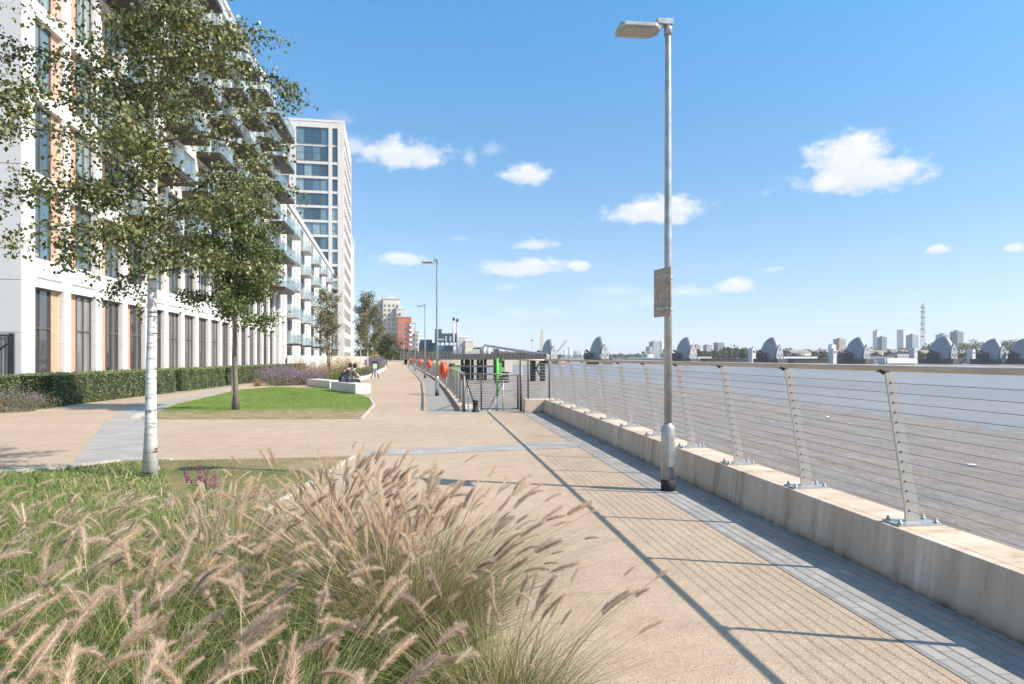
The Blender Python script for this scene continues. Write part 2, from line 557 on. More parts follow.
MT['farwin5'] = m_windowgrid('far_dark_flats', (.22, .22, .25), (.08, .09, .11))

# ------------------------------------------------------------------ world: sky and clouds
SUN_AZ = R(112)          # clockwise from +Y
SUN_EL = R(41.5)
TO_SUN = Vector((math.sin(SUN_AZ) * math.cos(SUN_EL), math.cos(SUN_AZ) * math.cos(SUN_EL), math.sin(SUN_EL)))

CLOUDS = [  # bearing px, px height, half width, half height, density
    (862, 178, 74, 25, 1.0), (848, 160, 46, 30, 1.0), (878, 150, 14, 10, .5), (655, 213, 54, 19, .95), (405, 157, 50, 19, .92),
    (352, 147, 26, 15, .6), (470, 161, 9, 13, .5), (493, 150, 15, 9, .3), (526, 177, 28, 13, .9), (405, 260, 34, 9, .8),
    (537, 245, 24, 8, .75), (525, 269, 48, 11, .85), (580, 267, 15, 7, .8), (502, 288, 17, 6, .4), (462, 239, 13, 5, .35),
    (735, 287, 24, 9, .85), (690, 292, 46, 8, .5), (612, 292, 46, 11, .38), (630, 303, 75, 16, .25), (770, 270, 17, 5, .5),
    (938, 250, 14, 6, .85), (1014, 248, 13, 6, .85), (766, 193, 9, 7, .22), (530, 314, 52, 9, .3), (345, 120, 20, 9, .25),
    (880, 133, 14, 8, .35), (1120, 210, 55, 20, .9), (-120, 140, 80, 26, .8), (1240, 290, 70, 14, .7)]


def build_world():
    w = bpy.data.worlds.new('World')
    sc.world = w
    w.use_nodes = True
    t = w.node_tree
    n, l = t.nodes, t.links
    n.clear()
    out = n.new('ShaderNodeOutputWorld'); bg = n.new('ShaderNodeBackground')
    bg.inputs[1].default_value = .15
    l.new(bg.outputs[0], out.inputs[0])
    sky = n.new('ShaderNodeTexSky'); sky.sky_type = 'NISHITA'; sky.sun_disc = False
    sky.sun_elevation = SUN_EL; sky.sun_rotation = SUN_AZ
    sky.altitude = 0; sky.air_density = .6; sky.dust_density = .5; sky.ozone_density = 4.0

    def mth(op, a, b=None, c=None):
        k = n.new('ShaderNodeMath'); k.operation = op
        for i, x in enumerate((a, b, c)):
            if x is None: continue
            if isinstance(x, (int, float)): k.inputs[i].default_value = x
            else: l.new(x, k.inputs[i])
        return k.outputs[0]
    tc = n.new('ShaderNodeTexCoord')
    sp = n.new('ShaderNodeSeparateXYZ'); l.new(tc.outputs['Generated'], sp.inputs[0])
    az = mth('ARCTAN2', sp.outputs[0], sp.outputs[1])
    el = mth('ARCSINE', sp.outputs[2])
    cb = n.new('ShaderNodeCombineXYZ'); l.new(az, cb.inputs[0]); l.new(mth('MULTIPLY', el, 1.5), cb.inputs[1])

    def fbm(scale, detail, rough):
        k = n.new('ShaderNodeTexNoise')
        k.inputs['Scale'].default_value = scale; k.inputs['Detail'].default_value = detail; k.inputs['Roughness'].default_value = rough
        l.new(cb.outputs[0], k.inputs['Vector'])
        return k.outputs['Fac']
    f1 = mth('SUBTRACT', fbm(26, 9, .6), .5)
    f2 = mth('SUBTRACT', fbm(75, 6, .6), .5)
    nz = mth('ADD', mth('MULTIPLY', f1, 2.0), mth('MULTIPLY', f2, .65))
    total = shade = None
    for (px, py, hw, hh, dn) in CLOUDS:
        u = (px - 512) / 683
        a = math.atan(u) + YAW
        c = math.cos(math.atan(u))
        e = math.atan((357 - py) / 683 * c)
        wa = hw / 683 * c * c; wh = hh / 683 * c
        dx = mth('DIVIDE', mth('SUBTRACT', az, a), wa)
        dy = mth('DIVIDE', mth('SUBTRACT', el, e), wh)
        dyl = mth('MULTIPLY', mth('MINIMUM', dy, 0), 1.5)
        dyy = mth('ADD', mth('MAXIMUM', dy, 0), dyl)
        q = mth('SUBTRACT', 1.0, mth('SQRT', mth('ADD', mth('MULTIPLY', dx, dx), mth('MULTIPLY', dyy, dyy))))
        q = mth('ADD', q, mth('MULTIPLY', nz, .85 if dn > .8 else 1.0))
        mr = n.new('ShaderNodeMapRange'); mr.interpolation_type = 'SMOOTHSTEP'
        mr.inputs[1].default_value = -.10; mr.inputs[2].default_value = .62 if dn > .6 else 1.2
        mr.inputs[4].default_value = dn
        l.new(q, mr.inputs[0])
        total = mr.outputs[0] if total is None else mth('MAXIMUM', total, mr.outputs[0])
        if dn > .6:
            s = mth('MULTIPLY', mr.outputs[0], mth('SUBTRACT', .5, mth('MULTIPLY', mth('ADD', dy, mth('MULTIPLY', f1, 3)), .5)))
            shade = s if shade is None else mth('MAXIMUM', shade, s)
    cl = n.new('ShaderNodeMix'); cl.data_type = 'RGBA'
    cl.inputs[6].default_value = (3.5, 3.52, 3.55, 1); cl.inputs[7].default_value = (2.45, 2.66, 2.95, 1)
    l.new(shade, cl.inputs[0])
    mx = n.new('ShaderNodeMix'); mx.data_type = 'RGBA'
    cr = n.new('ShaderNodeValToRGB'); e = cr.color_ramp.elements
    l.new(sp.outputs[2], cr.inputs[0])
    for p_, c_ in ((.13, (.80, .76, .64, 1)), (.30, (.72, .95, .86, 1)), (.46, (.62, 1.14, 1.14, 1))):
        e.new(p_).color = c_
    e[0].position = 0; e[0].color = (.65, .56, .54, 1); e[-1].position = 1; e[-1].color = (1.45, 1.4, 1.15, 1)
    tint = n.new('ShaderNodeMix'); tint.data_type = 'RGBA'; tint.blend_type = 'MULTIPLY'; tint.inputs[0].default_value = 1
    l.new(sky.outputs[0], tint.inputs[6]); l.new(cr.outputs[0], tint.inputs[7])
    l.new(total, mx.inputs[0]); l.new(tint.outputs[2], mx.inputs[6]); l.new(cl.outputs[2], mx.inputs[7])
    l.new(mx.outputs[2], bg.inputs[0])


build_world()
sl = bpy.data.lights.new('sun', 'SUN')
sl.energy = 3.45; sl.angle = R(.53); sl.color = (1.0, .90, .775)
so = bpy.data.objects.new('sun', sl); col.objects.link(so)
so.rotation_euler = TO_SUN.to_track_quat('Z', 'Y').to_euler()

cam = bpy.data.cameras.new('camera'); co = bpy.data.objects.new('camera', cam); col.objects.link(co)
cam.sensor_width = 36; cam.lens = 683 / 1024 * 36; cam.shift_y = 15 / 1024
cam.clip_start = .05; cam.clip_end = 12000
co.location = (0, 0, EYE); co.rotation_euler = (R(90), 0, -YAW)
sc.camera = co
sc.view_settings.view_transform = 'Standard'; sc.view_settings.look = 'None'
sc.view_settings.gamma = 1; sc.view_settings.exposure = 1.02; sc.view_settings.use_curve_mapping = False
sc.render.engine = 'CYCLES'
sc.cycles.use_denoising = True
try: sc.cycles.denoiser = 'OPENIMAGEDENOISE'
except Exception: pass
sc.cycles.max_bounces = 7; sc.cycles.diffuse_bounces = 3; sc.cycles.glossy_bounces = 3; sc.cycles.transparent_max_bounces = 24
sc.cycles.transmission_bounces = 4; sc.cycles.volume_bounces = 1
sc.cycles.sample_clamp_indirect = 6

# ------------------------------------------------------------------ setting
def poly(name, pts, z, mat, kind='structure', label=None):
    me = bpy.data.meshes.new(name)
    me.from_pydata([(x, y, z) for x, y in pts], [], [list(range(len(pts)))])
    me.materials.append(mat)
    o = link(name, me)
    return tag(o, label, None, None, kind)


EDGE = [(3.93, -40), (3.93, 20.95), (1.12, 21.0), (1.05, 30), (.80, 46), (.42, 56), (-1.0, 88), (-2.7, 130), (-6.8, 200), (-11.5, 300),
        (-9, 400), (20, 430), (97, 545), (60, 700), (-60, 1100), (-700, 2600)]
m = MB()
land = EDGE + [(-2600, 2600), (-2600, -40)]
n = len(land)
m.add([(x, y, 0) for x, y in land] + [(x, y, -6) for x, y in land],
      [list(range(n))] + [(i, i + n, (i + 1) % n + n, (i + 1) % n) for i in range(n)])
tag(m.build('ground', MT['earth']), kind='structure')

poly('path', [(3.47, -6), (3.47, 20.9), (1.0, 20.95), (.93, 30), (.68, 46), (.3, 56), (-1.15, 88), (-2.9, 130), (-7.0, 200), (-11.7, 300),
              (-17, 300), (-12.4, 200), (-8.0, 130), (-6.2, 100), (-5.4, 75), (-4.75, 57), (-5.3, 46), (-8.9, 41), (-11.0, 57), (-11.6, 34), (-13.6, 26), (-15.4, 24), (-22, 20), (-22, -6)],
     .004, MT['path'])
poly('paving_strip', [(2.79, -6), (3.47, -6), (3.47, 20.9), (2.79, 20.9)], .008, MT['paver'])
poly('paving_strip', [(-.02, 21.6), (1.04, 21.6), (1.0, 30), (.74, 46), (.36, 56), (-1.08, 88), (-2.82, 130), (-4, 130), (-2.1, 88), (-.62, 56), (-.28, 46), (-.06, 30)], .008, MT['paver'])
poly('paving_band', [(-1.25, 11.85), (2.786, 12.55), (2.786, 13.5), (-1.06, 12.65)], .008, MT['paver2'])
poly('paving_band', [(-.02, 20.5), (2.786, 20.6), (2.786, 20.95), (1.1, 21.3), (-.02, 21.59)], .008, MT['paver2'])
poly('paving_walkway', [(-8.1, 18.2), (-5.5, 11.3), (-4.45, 11.75), (-7.2, 19.4), (-9.2, 25.5), (-9.8, 36.0), (-10.4, 36.0), (-10.3, 25.0)], .008, MT['paver2'])
BED = [(-9.5, -1.5), (-9.0, 7.5), (-7.2, 10.2), (-5.55, 11.05), (-4.95, 11.75), (-4.2, 11.75), (-1.25, 11.85), (-1.79, 7.76), (-1.72, 6.2), (-1.1, 5.0), (-.2, 4.4), (.42, 3.6), (.5, 2.2), (.3, -1.5)]
poly('planting_bed', BED, .010, MT['soil'])
LAWN2 = [(-5.45, 10.4), (-4.9, 11.7), (-4.2, 11.72), (-1.28, 11.80), (-1.82, 7.76), (-3.4, 7.9)]
poly('lawn', LAWN2, .016, MT['drylawn'])
LAWN1 = [(-7.8, 19.7), (-4.5, 19.3), (-1.85, 19.1), (-1.95, 24.6), (-2.45, 28.7), (-3.0, 31), (-5.2, 38.2), (-7.0, 38.6), (-8.7, 40), (-9.7, 36.6), (-8.95, 25.5)]
poly('lawn', LAWN1, .012, MT['lawn'])
BED2 = [(-5.3, 46.2), (-4.8, 57), (-5.45, 75), (-6.25, 100), (-8.1, 130), (-12.0, 190), (-16, 190), (-14.0, 130), (-13.5, 80), (-13, 60), (-11.1, 57), (-9.0, 41.2)]
poly('planting_bed', BED2, .010, MT['soil'])

# kerbs and edgings
def kerb(name, label, pts, w=.07, h=.02, mat='kerb'):
    m = MB()
    for a, b in zip(pts[:-1], pts[1:]):
        m.beam((a[0], a[1], h / 2 + .006), (b[0], b[1], h / 2 + .006), w, h)
    return tag(m.build(name, MT[mat]), label, 'kerb')


kerb('kerb_edging', 'flush white kerb line right of the dry lawn, running into the tall grasses', [(-1.27, 11.83), (-1.80, 7.76), (-1.76, 6.3), (-1.15, 5.05), (-.25, 4.45)])
kerb('kerb_edging', 'short pale kerb behind the white birch trunk, between planting bed and grey paving', [(-7.2, 10.25), (-5.6, 11.1), (-4.98, 11.83), (-4.2, 11.8)], .11, .03)
kerb('kerb_edging', 'pale kerb at the right edge of the green lawn', [(-1.83, 19.05), (-1.93, 24.6), (-2.43, 28.8)], .08)
kerb('kerb_edging', 'short pale kerb stub at the left corner of the green lawn', [(-8.0, 19.75), (-8.4, 21.3)], .16, .05)
kerb('kerb_edging', 'low white kerb curving round the far planting bed beside the path', [(-5.35, 46), (-4.8, 57), (-5.45, 75), (-6.25, 100), (-8.1, 130)], .35, .22, 'concrete_white')

# river, foreshore mud, far land
poly('river', [(-900, -400), (5000, -400), (5000, 7000), (-900, 7000)], -4.0, MT['water'])
nx, ny = 70, 150
xs = np.concatenate([np.linspace(-14, 30, 34), np.linspace(31, 60, nx - 34)])
ys = -30 + 330 * (np.linspace(0, 1, ny) ** 1.35)
X, Y = np.meshgrid(xs, ys)
wob = 1.3 * np.sin(Y / 7.3) + .8 * np.sin(Y / 2.9 + 1) + 1.6 * np.sin(Y / 19 + 2) + .5 * np.sin(Y / 1.3)
Z = -3.25 - .75 * np.clip((X - wob - 1) / 45, 0, None) + .02 * np.sin(X * 2.1 + Y) + .03 * np.sin(X * .7 - Y * 1.3) + .015 * rng.standard_normal(X.shape)
Z = Z - .010 * np.clip(Y - 180, 0, None)
V = np.stack([X, Y, Z], -1).reshape(-1, 3)
i = np.arange(nx * ny).reshape(ny, nx)
F = np.stack([i[:-1, :-1], i[:-1, 1:], i[1:, 1:], i[1:, :-1]], -1).reshape(-1, 4)
tag(link('mudflat', npmesh('mudflat', [(V, F, 0)], MT['mud'], True)), kind='structure')

south = [at(585, 2300), at(640, 1350), at(700, 900), at(1024, 640), at(1300, 600), at(1300, 4500), at(585, 4500)]
m = MB(); n = len(south)
m.add([(p.x, p.y, -1.0) for p in south] + [(p.x, p.y, -6) for p in south], [list(range(n))] + [(i, i + n, (i + 1) % n + n, (i + 1) % n) for i in range(n)])
tag(m.build('far_bank', MT['earth']), kind='structure')
north = [at(440, 2900), at(600, 2900), at(600, 6000), at(200, 6000), at(200, 2900)]
poly('far_bank', [(p.x, p.y) for p in north], -1.0, MT['earth'])


def hill(name, p0, p1, n, amp, depth, base, seed):
    r = np.random.default_rng(seed)
    t = np.linspace(0, 1, n)
    prof = sum(np.sin(t * f * 6.28 + r.uniform(0, 6)) / (k + 1.5) for k, f in enumerate((1, 2.3, 4.1, 7.7)))
    prof = base + amp * (.5 + .35 * prof) * np.sin(np.pi * np.clip(t * .98 + .01, 0, 1)) ** .6
    d = Vector((p1.x - p0.x, p1.y - p0.y, 0)); nrm = Vector((-d.y, d.x, 0)).normalized()
    V = []
    for k in range(n):
        p = p0 + d * float(t[k])
        for w, z in ((0, -1), (.15, .6), (.4, 1), (1, -1)):
            q = p + nrm * depth * w
            V.append((q.x, q.y, prof[k] * z if z > 0 else -1))
    V = np.array(V)
    i = np.arange(n * 4).reshape(n, 4)
    F = np.stack([i[:-1, :-1], i[1:, :-1], i[1:, 1:], i[:-1, 1:]], -1).reshape(-1, 4)
    tag(link(name, npmesh(name, [(V, F, 0)], MT['fartree'], True)), kind='structure')


hill('hills', at(770, 2100), at(1500, 1900), 60, 36, 500, 6, 3)
hill('hills', at(560, 3600), at(800, 3300), 40, 16, 500, 4, 5)

# ------------------------------------------------------------------ river wall and railing
WX0, WXT, WX1, WH = 3.46, 3.505, 3.95, .405
wall = thing('river_wall', 'long low weathered concrete parapet wall under the steel cable railing', 'wall', (3.7, 7, 0))
for a, b in ((-6.0, 1.555), (1.565, 7.435), (7.445, 13.3), (13.31, 19.17), (19.18, 20.54)):
    m = MB()
    m.extr([(WX0 - 3.7, a - 7, -.05), (WX1 - 3.7, a - 7, -.05), (WX1 - 3.7, a - 7, WH), (WXT - 3.7, a - 7, WH)], (0, b - a, 0))
    m.build('wall_block', MT['concrete'], wall, bevel=.012)
m = MB(); m.extr([(2.88 - 3.7, 13.55, -.05), (WX1 - 3.7, 13.55, -.05), (WX1 - 3.7, 13.55, WH + .01), (2.90 - 3.7, 13.55, WH + .01)], (0, .42, 0))
m.build('end_block', MT['concrete'], wall, bevel=.012)

rail = thing('cable_railing', 'long stainless railing with leaning blade posts and thin cables on the concrete wall', 'railing', (3.7, 7, .405))
RX, RZ = 3.49, 1.615
bm_ = MB()
bm_.extr([(-.02, 0, 0), (.095, 0, 0), (.085, 0, .15), (-.115, 0, 1.18), (-.195, 0, 1.18), (-.03, 0, .15)], (0, .014, 0))
blade_me = bm_.mesh('post', MT['blade'])
pm = MB(); pm.box(-.15, .21, -.10, .10, 0, .016)
plate_me = pm.mesh('base_plate', MT['galv'])
bm_ = MB(); bm_.lathe([(.019, .016), (.019, .03), (.010, .03), (.010, .05), (.0, .05)], 6)
bolt_me = bm_.mesh('bolt', MT['galv'])
bm_ = MB(); bm_.tube([(-.205, .007, 1.165), (-.225, .007, 1.185), (-.225, .007, 1.20)], .011, 6)
bm_.box(-.24, -.18, -.03, .045, 1.176, 1.184)
br_me = bm_.mesh('rail_bracket', MT['dark'])
fer = MB()
CZ = [.10 + .0765 * k for k in range(14)]


def front_x(z):
    return -.03 + (.15 - z) / (1.03) * .165 if z > .15 else -.02 - .01 * z / .15


for z in CZ:
    fer.lathe([(.008, -.010), (.008, .010)], 6, 0, (0, 0, 0))
    k = len(fer.v)
    for q in range(k - 12, k):
        x, y, zz = fer.v[q]
        fer.v[q] = (x + front_x(z) + .032, zz + .007, y + z)
ferrule_me = fer.mesh('cable_ferrules', MT['dark'])
POSTY = [4.9 + 1.5 * k for k in range(-3, 11)]
for y in POSTY:
    p = link('post', blade_me, rail, (0, y - 7, 0))
    b = link('base_plate', plate_me, rail, (0, y - 7, 0))
    for dx, dy in ((-.12, -.07), (-.12, .07), (.18, -.07), (.18, .07)):
        link('bolt', bolt_me, b, (dx, dy, 0))
    link('rail_bracket', br_me, p)
    link('ferrules', ferrule_me, p)
for z in CZ:
    m = MB(); x = front_x(z) + .032
    m.tube([(x, -8.2, z), (x, 13.1, z)], .003, 5)
    m.build('cable', MT['cable'], rail)
m = MB(); m.tube([(RX - 3.7, -8.2, RZ - .405), (RX - 3.7, 13.35, RZ - .405)], .025, 12)
m.build('handrail', MT['timber'], rail)

# quay gate beside the end of the wall
gate = thing('quay_gate', 'steel cable gate across the top of the gangway beside the wall end block', 'gate', (1.06, 21.2, 0))
def gp(name, a, b, w, mat='gatesteel', par=None):
    m = MB(); m.tube([a, b], w, 8); return m.build(name, MT[mat], par or gate)
gp('gate_post', (1.80, 0, 0), (1.80, 0, 1.62), .05)
gp('gate_post', (.02, 0, 0), (.02, 0, 1.22), .04)
gp('top_rail', (.02, -.03, 1.18), (1.74, -.03, 1.15), .028)
gp('bottom_rail', (.55, -.03, .09), (1.70, -.03, .09), .02)
gp('stile', (1.70, -.03, .05), (1.70, -.03, 1.14), .026, 'dark')
gp('stile', (.55, -.03, .05), (.55, -.03, 1.16), .022, 'dark')
for k in range(12):
    gp('cable', (.1, -.03, .16 + .08 * k), (1.7, -.03, .16 + .08 * k), .006, 'cable')
gp('brace', (.05, 0, 1.1), (.42, .9, .1), .02, 'dark')
m = MB(); m.tube([(0, 0, .45), (0, 0, 1.66)], .042, 10, 1); m.tube([(0, 0, 0), (0, 0, .45)], .043, 10, 0)
tag(m.build('marker_post', [MT['white'], MT['green']], None, (2.14, 21.5, 0)), 'bright green marker post with white foot, standing behind the cable gate', 'post')
m = MB(); m.lathe([(.12, 0), (.12, .05), (.085, .07), (.08, .3), (.10, .32), (.10, .36), (.03, .38)], 12)
tag(m.build('mooring_bollard', MT['black'], None, (1.42, 21.02, 0)), 'squat black bollard at the foot of the gate', 'bollard')

gang = thing('gangway', 'pale metal gangway with treads sloping down to the mud behind the gate', 'gangway', (1.8, 21.6, 0))
m = MB(); m.extr([(-.55, 0, -.08), (-.55, 13, -3.2), (-.55, 13, -3.3), (-.55, 0, -.2)], (1.1, 0, 0)); m.build('deck', MT['galv'], gang)
m = MB()
for k in range(30):
    m.box(-.5, .5, .2 + k * .42, .28 + k * .42, -.07 - k * .1008 - .04, -.07 - k * .1008 + .02)
m.build('treads', MT['steel'], gang)
for sx in (-.56, .56):
    m = MB(); m.tube([(sx, 0, .95), (sx, 13, -2.1)], .03, 6)
    for k in range(6): m.tube([(sx, .2 + k * 2.5, -.1 - k * .6), (sx, .2 + k * 2.5, .93 - k * .6)], .02, 6)
    m.build('side_rail', MT['galv'], gang)

# far side railing along the left quay edge
rail2 = thing('quay_railing', 'grey upright post railing along the quay edge beyond the gate', 'railing', (1.0, 21.3, 0))
line = [(1.04, 21.35), (.97, 30), (.72, 46), (.34, 56), (-1.06, 88), (-2.8, 130), (-7, 200)]
def along(line, step):
    out = []
    for (x0, y0), (x1, y1) in zip(line[:-1], line[1:]):
        L = math.hypot(x1 - x0, y1 - y0); k = max(1, int(L / step))
        out += [(x0 + (x1 - x0) * i / k, y0 + (y1 - y0) * i / k) for i in range(k)]
    return out + [line[-1]]
def rel(p, z): return (p[0] - 1.0, p[1] - 21.3, z)
m = MB(); m.extr([(0, 0, 0)] * 0 or [(-.02, 0, 0), (.09, 0, 0), (.06, 0, 1.2), (.0, 0, 1.2)], (0, .03, 0))
pme = m.mesh('post', MT['gatesteel'])
for p in along(line, 2.0)[:60]:
    link('post', pme, rail2, rel(p, 0))
for z in [.15 + .1 * k for k in range(10)]:
    m = MB(); m.tube([rel(p, z) for p in line], .006, 4); m.build('cable', MT['cable'], rail2)
m = MB(); m.tube([rel(p, 1.2) for p in line], .036, 8); m.build('handrail', MT['timber'], rail2)
m = MB()
for a, b in zip(line[:-1], line[1:]):
    m.beam((a[0], a[1], .07), (b[0], b[1], .07), .18, .14)
tag(m.build('quay_kerb', MT['concrete']), 'low concrete kerb under the quay railing beyond the gate', 'kerb')
for k in range(4):
    m = MB(); m.box(-.19, .19, 0, .4, -.03, .06 - .01 * k)
    tag(m.build('capping_stone', MT['concrete_white'], None, (1.31, 21.35 + k * .9, 0), bevel=.008), 'pale capping stone in the row on the quay edge left of the gangway', 'coping', 'pale capping stones by the gate')
for k in range(1):
    side = thing('return_railing', 'short cable railing crossing the wall end block behind the gate post', 'railing', (2.9, 20.75, WH))
    for x in (.12, .78):
        m = MB(); m.tube([(x, 0, 0), (x, 0, 1.2)], .022, 8); m.build('post', MT['dark'], side)
    for z in [.1 + .09 * q for q in range(12)]:
        m = MB(); m.tube([(.0, 0, z), (.9, 0, z)], .005, 4); m.build('cable', MT['cable'], side)
    m = MB(); m.tube([(-.06, 0, 1.2), (.62, 0, 1.2)], .025, 8); m.build('handrail', MT['timber'], side)

# ------------------------------------------------------------------ lamp posts
def lamp_post(label, loc, H=5.94, group='grey lamp posts along the quay'):
    t = thing('lamp_post', label, 'lamp post', loc, 0, group)
    m = MB(); m.lathe([(.088, .15), (.088, .80), (.08, .825), (.05, .85), (.05, .86)], 20); s = m.build('base_sleeve', MT['galv'], t)
    m = MB(); m.box(-.03, .03, -.094, -.086, .32, .72); m.build('access_door', MT['galv'], s)
    m = MB(); m.lathe([(.090, 0), (.090, .15)], 20); m.build('base_band', MT['black'], t)
    m = MB(); m.lathe([(.05, .86), (.047, 3), (.038, H - .12), (.038, H - .05)], 16); m.build('column', MT['galv'], t)
    m = MB(); m.lathe([(.052, H - .16), (.052, H - .02), (.0, H + .015)], 14)
    m.extr([(.05, -.06, H - .04), (.05, .06, H - .04), (.05, .06, H + .03), (.05, -.06, H + .03)], (-.2, 0, .0)); m.build('bracket', MT['galv'], t)
    m = MB()
    HD = H; H = H - .11
    m.extr([(-.12, -.07, H - .03), (-.20, -.17, H - .03), (-.62, -.17, H - .035), (-.66, -.13, H - .035), (-.66, .13, H - .035), (-.62, .17, H - .035), (-.20, .17, H - .03), (-.12, .07, H - .03)], (0, 0, .055))
    m.box(-.16, -.09, -.05, .05, H + .02, H + .08)
    h = m.build('lamp_head', MT['galv'], t, bevel=.012)
    m = MB()
    m.box(-.60, -.24, -.135, .135, H - .046, H - .0335)
    for a in range(3):
        for b in range(4):
            m.box(-.575 + b * .085, -.505 + b * .085, -.115 + a * .083, -.05 + a * .083, H - .051, H - .0455)
    m.build('light_panel', MT['led'], h)
    return t


l1 = lamp_post('tall galvanised lamp post nearest, standing on the paving strip by the concrete wall', (3.01, 8.36, 0))
for lab, loc in (('second grey lamp post, standing beyond the gate with the largest lifebuoy beside it', (.35, 29.95, 0)),
                 ('third lamp post along the quay, slim against the sky left of the refinery', (-.32, 55.7, 0)),
                 ('fourth lamp post along the quay, between the red tower and the third lamp', (-1.72, 86, 0)),
                 ('fifth lamp post along the quay, small and close to the red tower', (-3.6, 125, 0)),
                 ('farthest lamp post along the quay, in front of the red tower block', (-6.2, 170, 0))):
    dup(l1, None, loc, 0, lab)
sg = thing('notice_plate', 'weathered brown plate clamped to the nearest lamp post, seen from its side', 'sign', (3.01, 8.36, 2.5))
m = MB(); m.box(-.20, .20, -.006, .006, -.30, .30); pl = m.build('plate', MT['signback'], sg, (-.135, -.17, 0), R(-79), bevel=.004)
m = MB()
for z in (-.2, .2): m.lathe([(.058, z - .015), (.058, z + .015)], 14); m.box(-.09, -.03, -.09, -.02, z - .012, z + .012)
m.build('clamp', MT['galv'], sg)
m = MB()
for z in (-.2, .2): m.box(-.185, .185, -.016, -.007, z - .015, z + .015)
m.build('stiffener', MT['galv'], pl)

# lifebuoys in their housings on the quay railing
buoy0 = None
for lab, (x, y, s) in (('largest orange lifebuoy, beside the second lamp post', (.62, 31.0, 1.0)), ('second largest orange lifebuoy, beside the third lamp post', (-.02, 55.2, 1.0)),
                       ('third orange lifebuoy along the quay railing', (-1.0, 77, 1.0)), ('fourth orange lifebuoy, small and far down the quay', (-2.3, 108, 1.0)), ('farthest orange lifebuoy down the quay', (-3.7, 135, 1.0))):
    if buoy0 is None:
        buoy0 = t = thing('lifebuoy', lab, 'lifebuoy', (x, y, 0), R(14), 'orange lifebuoys along the quay railing')
        m = MB(); m.tube([(.0, math.cos(a) * .29, 1.12 + math.sin(a) * .29) for a in [k * math.pi / 12 for k in range(24)]], .095, 12, closed=True)
        for q in range(len(m.v)):
            pass
        m.build('ring', MT['orange'], t)
        m = MB(); m.lathe([(.36, -.03), (.38, 0), (.36, .04)], 20)
        for q, (a, b, c) in enumerate(m.v): m.v[q] = (c + .1, a, b + 1.12)
        m.build('backing_plate', MT['orange'], t)
        m = MB(); m.tube([(.16, 0, 0), (.16, 0, 1.3)], .03, 8); m.build('stand', MT['galv'], t)
    else:
        dup(buoy0, None, (x, y, 0), R(14), lab)

# black street lamp by the flats
t = thing('street_lamp', 'thin black street lamp column in front of the balconied flats', 'lamp post', (-9.9, 70, 0))
m = MB(); m.lathe([(.14, 0), (.14, 1.1), (.07, 1.2), (.055, 6.0)], 10); m.build('column', MT['dark'], t)
m = MB(); m.lathe([(.0, 5.98), (.16, 6.0), (.20, 6.25), (.05, 6.35), (0, 6.36)], 10); m.build('lantern', MT['dark'], t)

# ------------------------------------------------------------------ benches, stand, people
def bench(label, a, b, w, h, name='concrete_bench'):
    a, b = Vector((a[0], a[1], 0)), Vector((b[0], b[1], 0))
    L = (b - a).length
    t = thing(name, label, 'bench', a, math.atan2(b.y - a.y, b.x - a.x), 'white concrete block benches by the lawn')
    m = MB(); m.box(0, L, 0, w, .0, h); m.build('seat_block', MT['concrete_white'], t, bevel=.02)
    m = MB(); m.box(.04, L - .04, -.004, w + .004, .0, .06); m.build('shadow_strip', MT['concrete_grey'], t)  # grey strip just proud of the block, a shadow line put into colour
    return t


bench('nearer white concrete block bench at the lawn corner, with two people sitting on it', (-4.88, 35.1), (-3.35, 31.9), .75, .47)
bench('farther white concrete block bench left of the seated people, empty', (-7.1, 41.2), (-5.3, 37.6), .75, .42)

t = thing('information_stand', 'black framed upright stand with pale panel on dark splayed legs beside the far planting', 'stand', (-4.3, 55.6, 0), R(12))
m = MB(); m.box(-.24, .24, -.03, .03, .62, 1.40); m.build('frame', MT['dark'], t, bevel=.03)
m = MB(); m.box(-.17, .17, -.042, -.031, .78, 1.16); m.build('panel', MT['palegrey'], t)
m = MB(); m.box(-.05, .05, -.03, .03, .1, .62); m.build('stem', MT['dark'], t)
for s in (-1, 1):
    m = MB(); m.beam((s * .08, 0, .62), (s * .3, -.05, .02), .07, .07); m.build('leg', MT['dark'], t)
    m = MB(); m.beam((s * .07, -.04, .75), (s * .14, -.06, .15), .05, .05); m.build('strut', MT['palegrey'], t)


def skin_mesh(name, joints, edges, mat, parent, sub=2):
    """one continuous surface grown round a skeleton; joints: name -> (x, y, z, radius)"""
    me = bpy.data.meshes.new(name)
    keys = list(joints)
    me.from_pydata([joints[k][:3] for k in keys], [], [(keys.index(a), keys.index(b)) for a, b in edges])
    me.materials.append(mat)
    o = link(name, me, parent)
    o.modifiers.new('skin', 'SKIN').use_smooth_shade = True
    for k, sv in enumerate(me.skin_vertices[0].data):
        r = joints[keys[k]][3]
        sv.radius = (r, r) if not isinstance(r, tuple) else r
        sv.use_root = (k == 0)
    sm = o.modifiers.new('sub', 'SUBSURF'); sm.levels = sub; sm.render_levels = sub
    return o


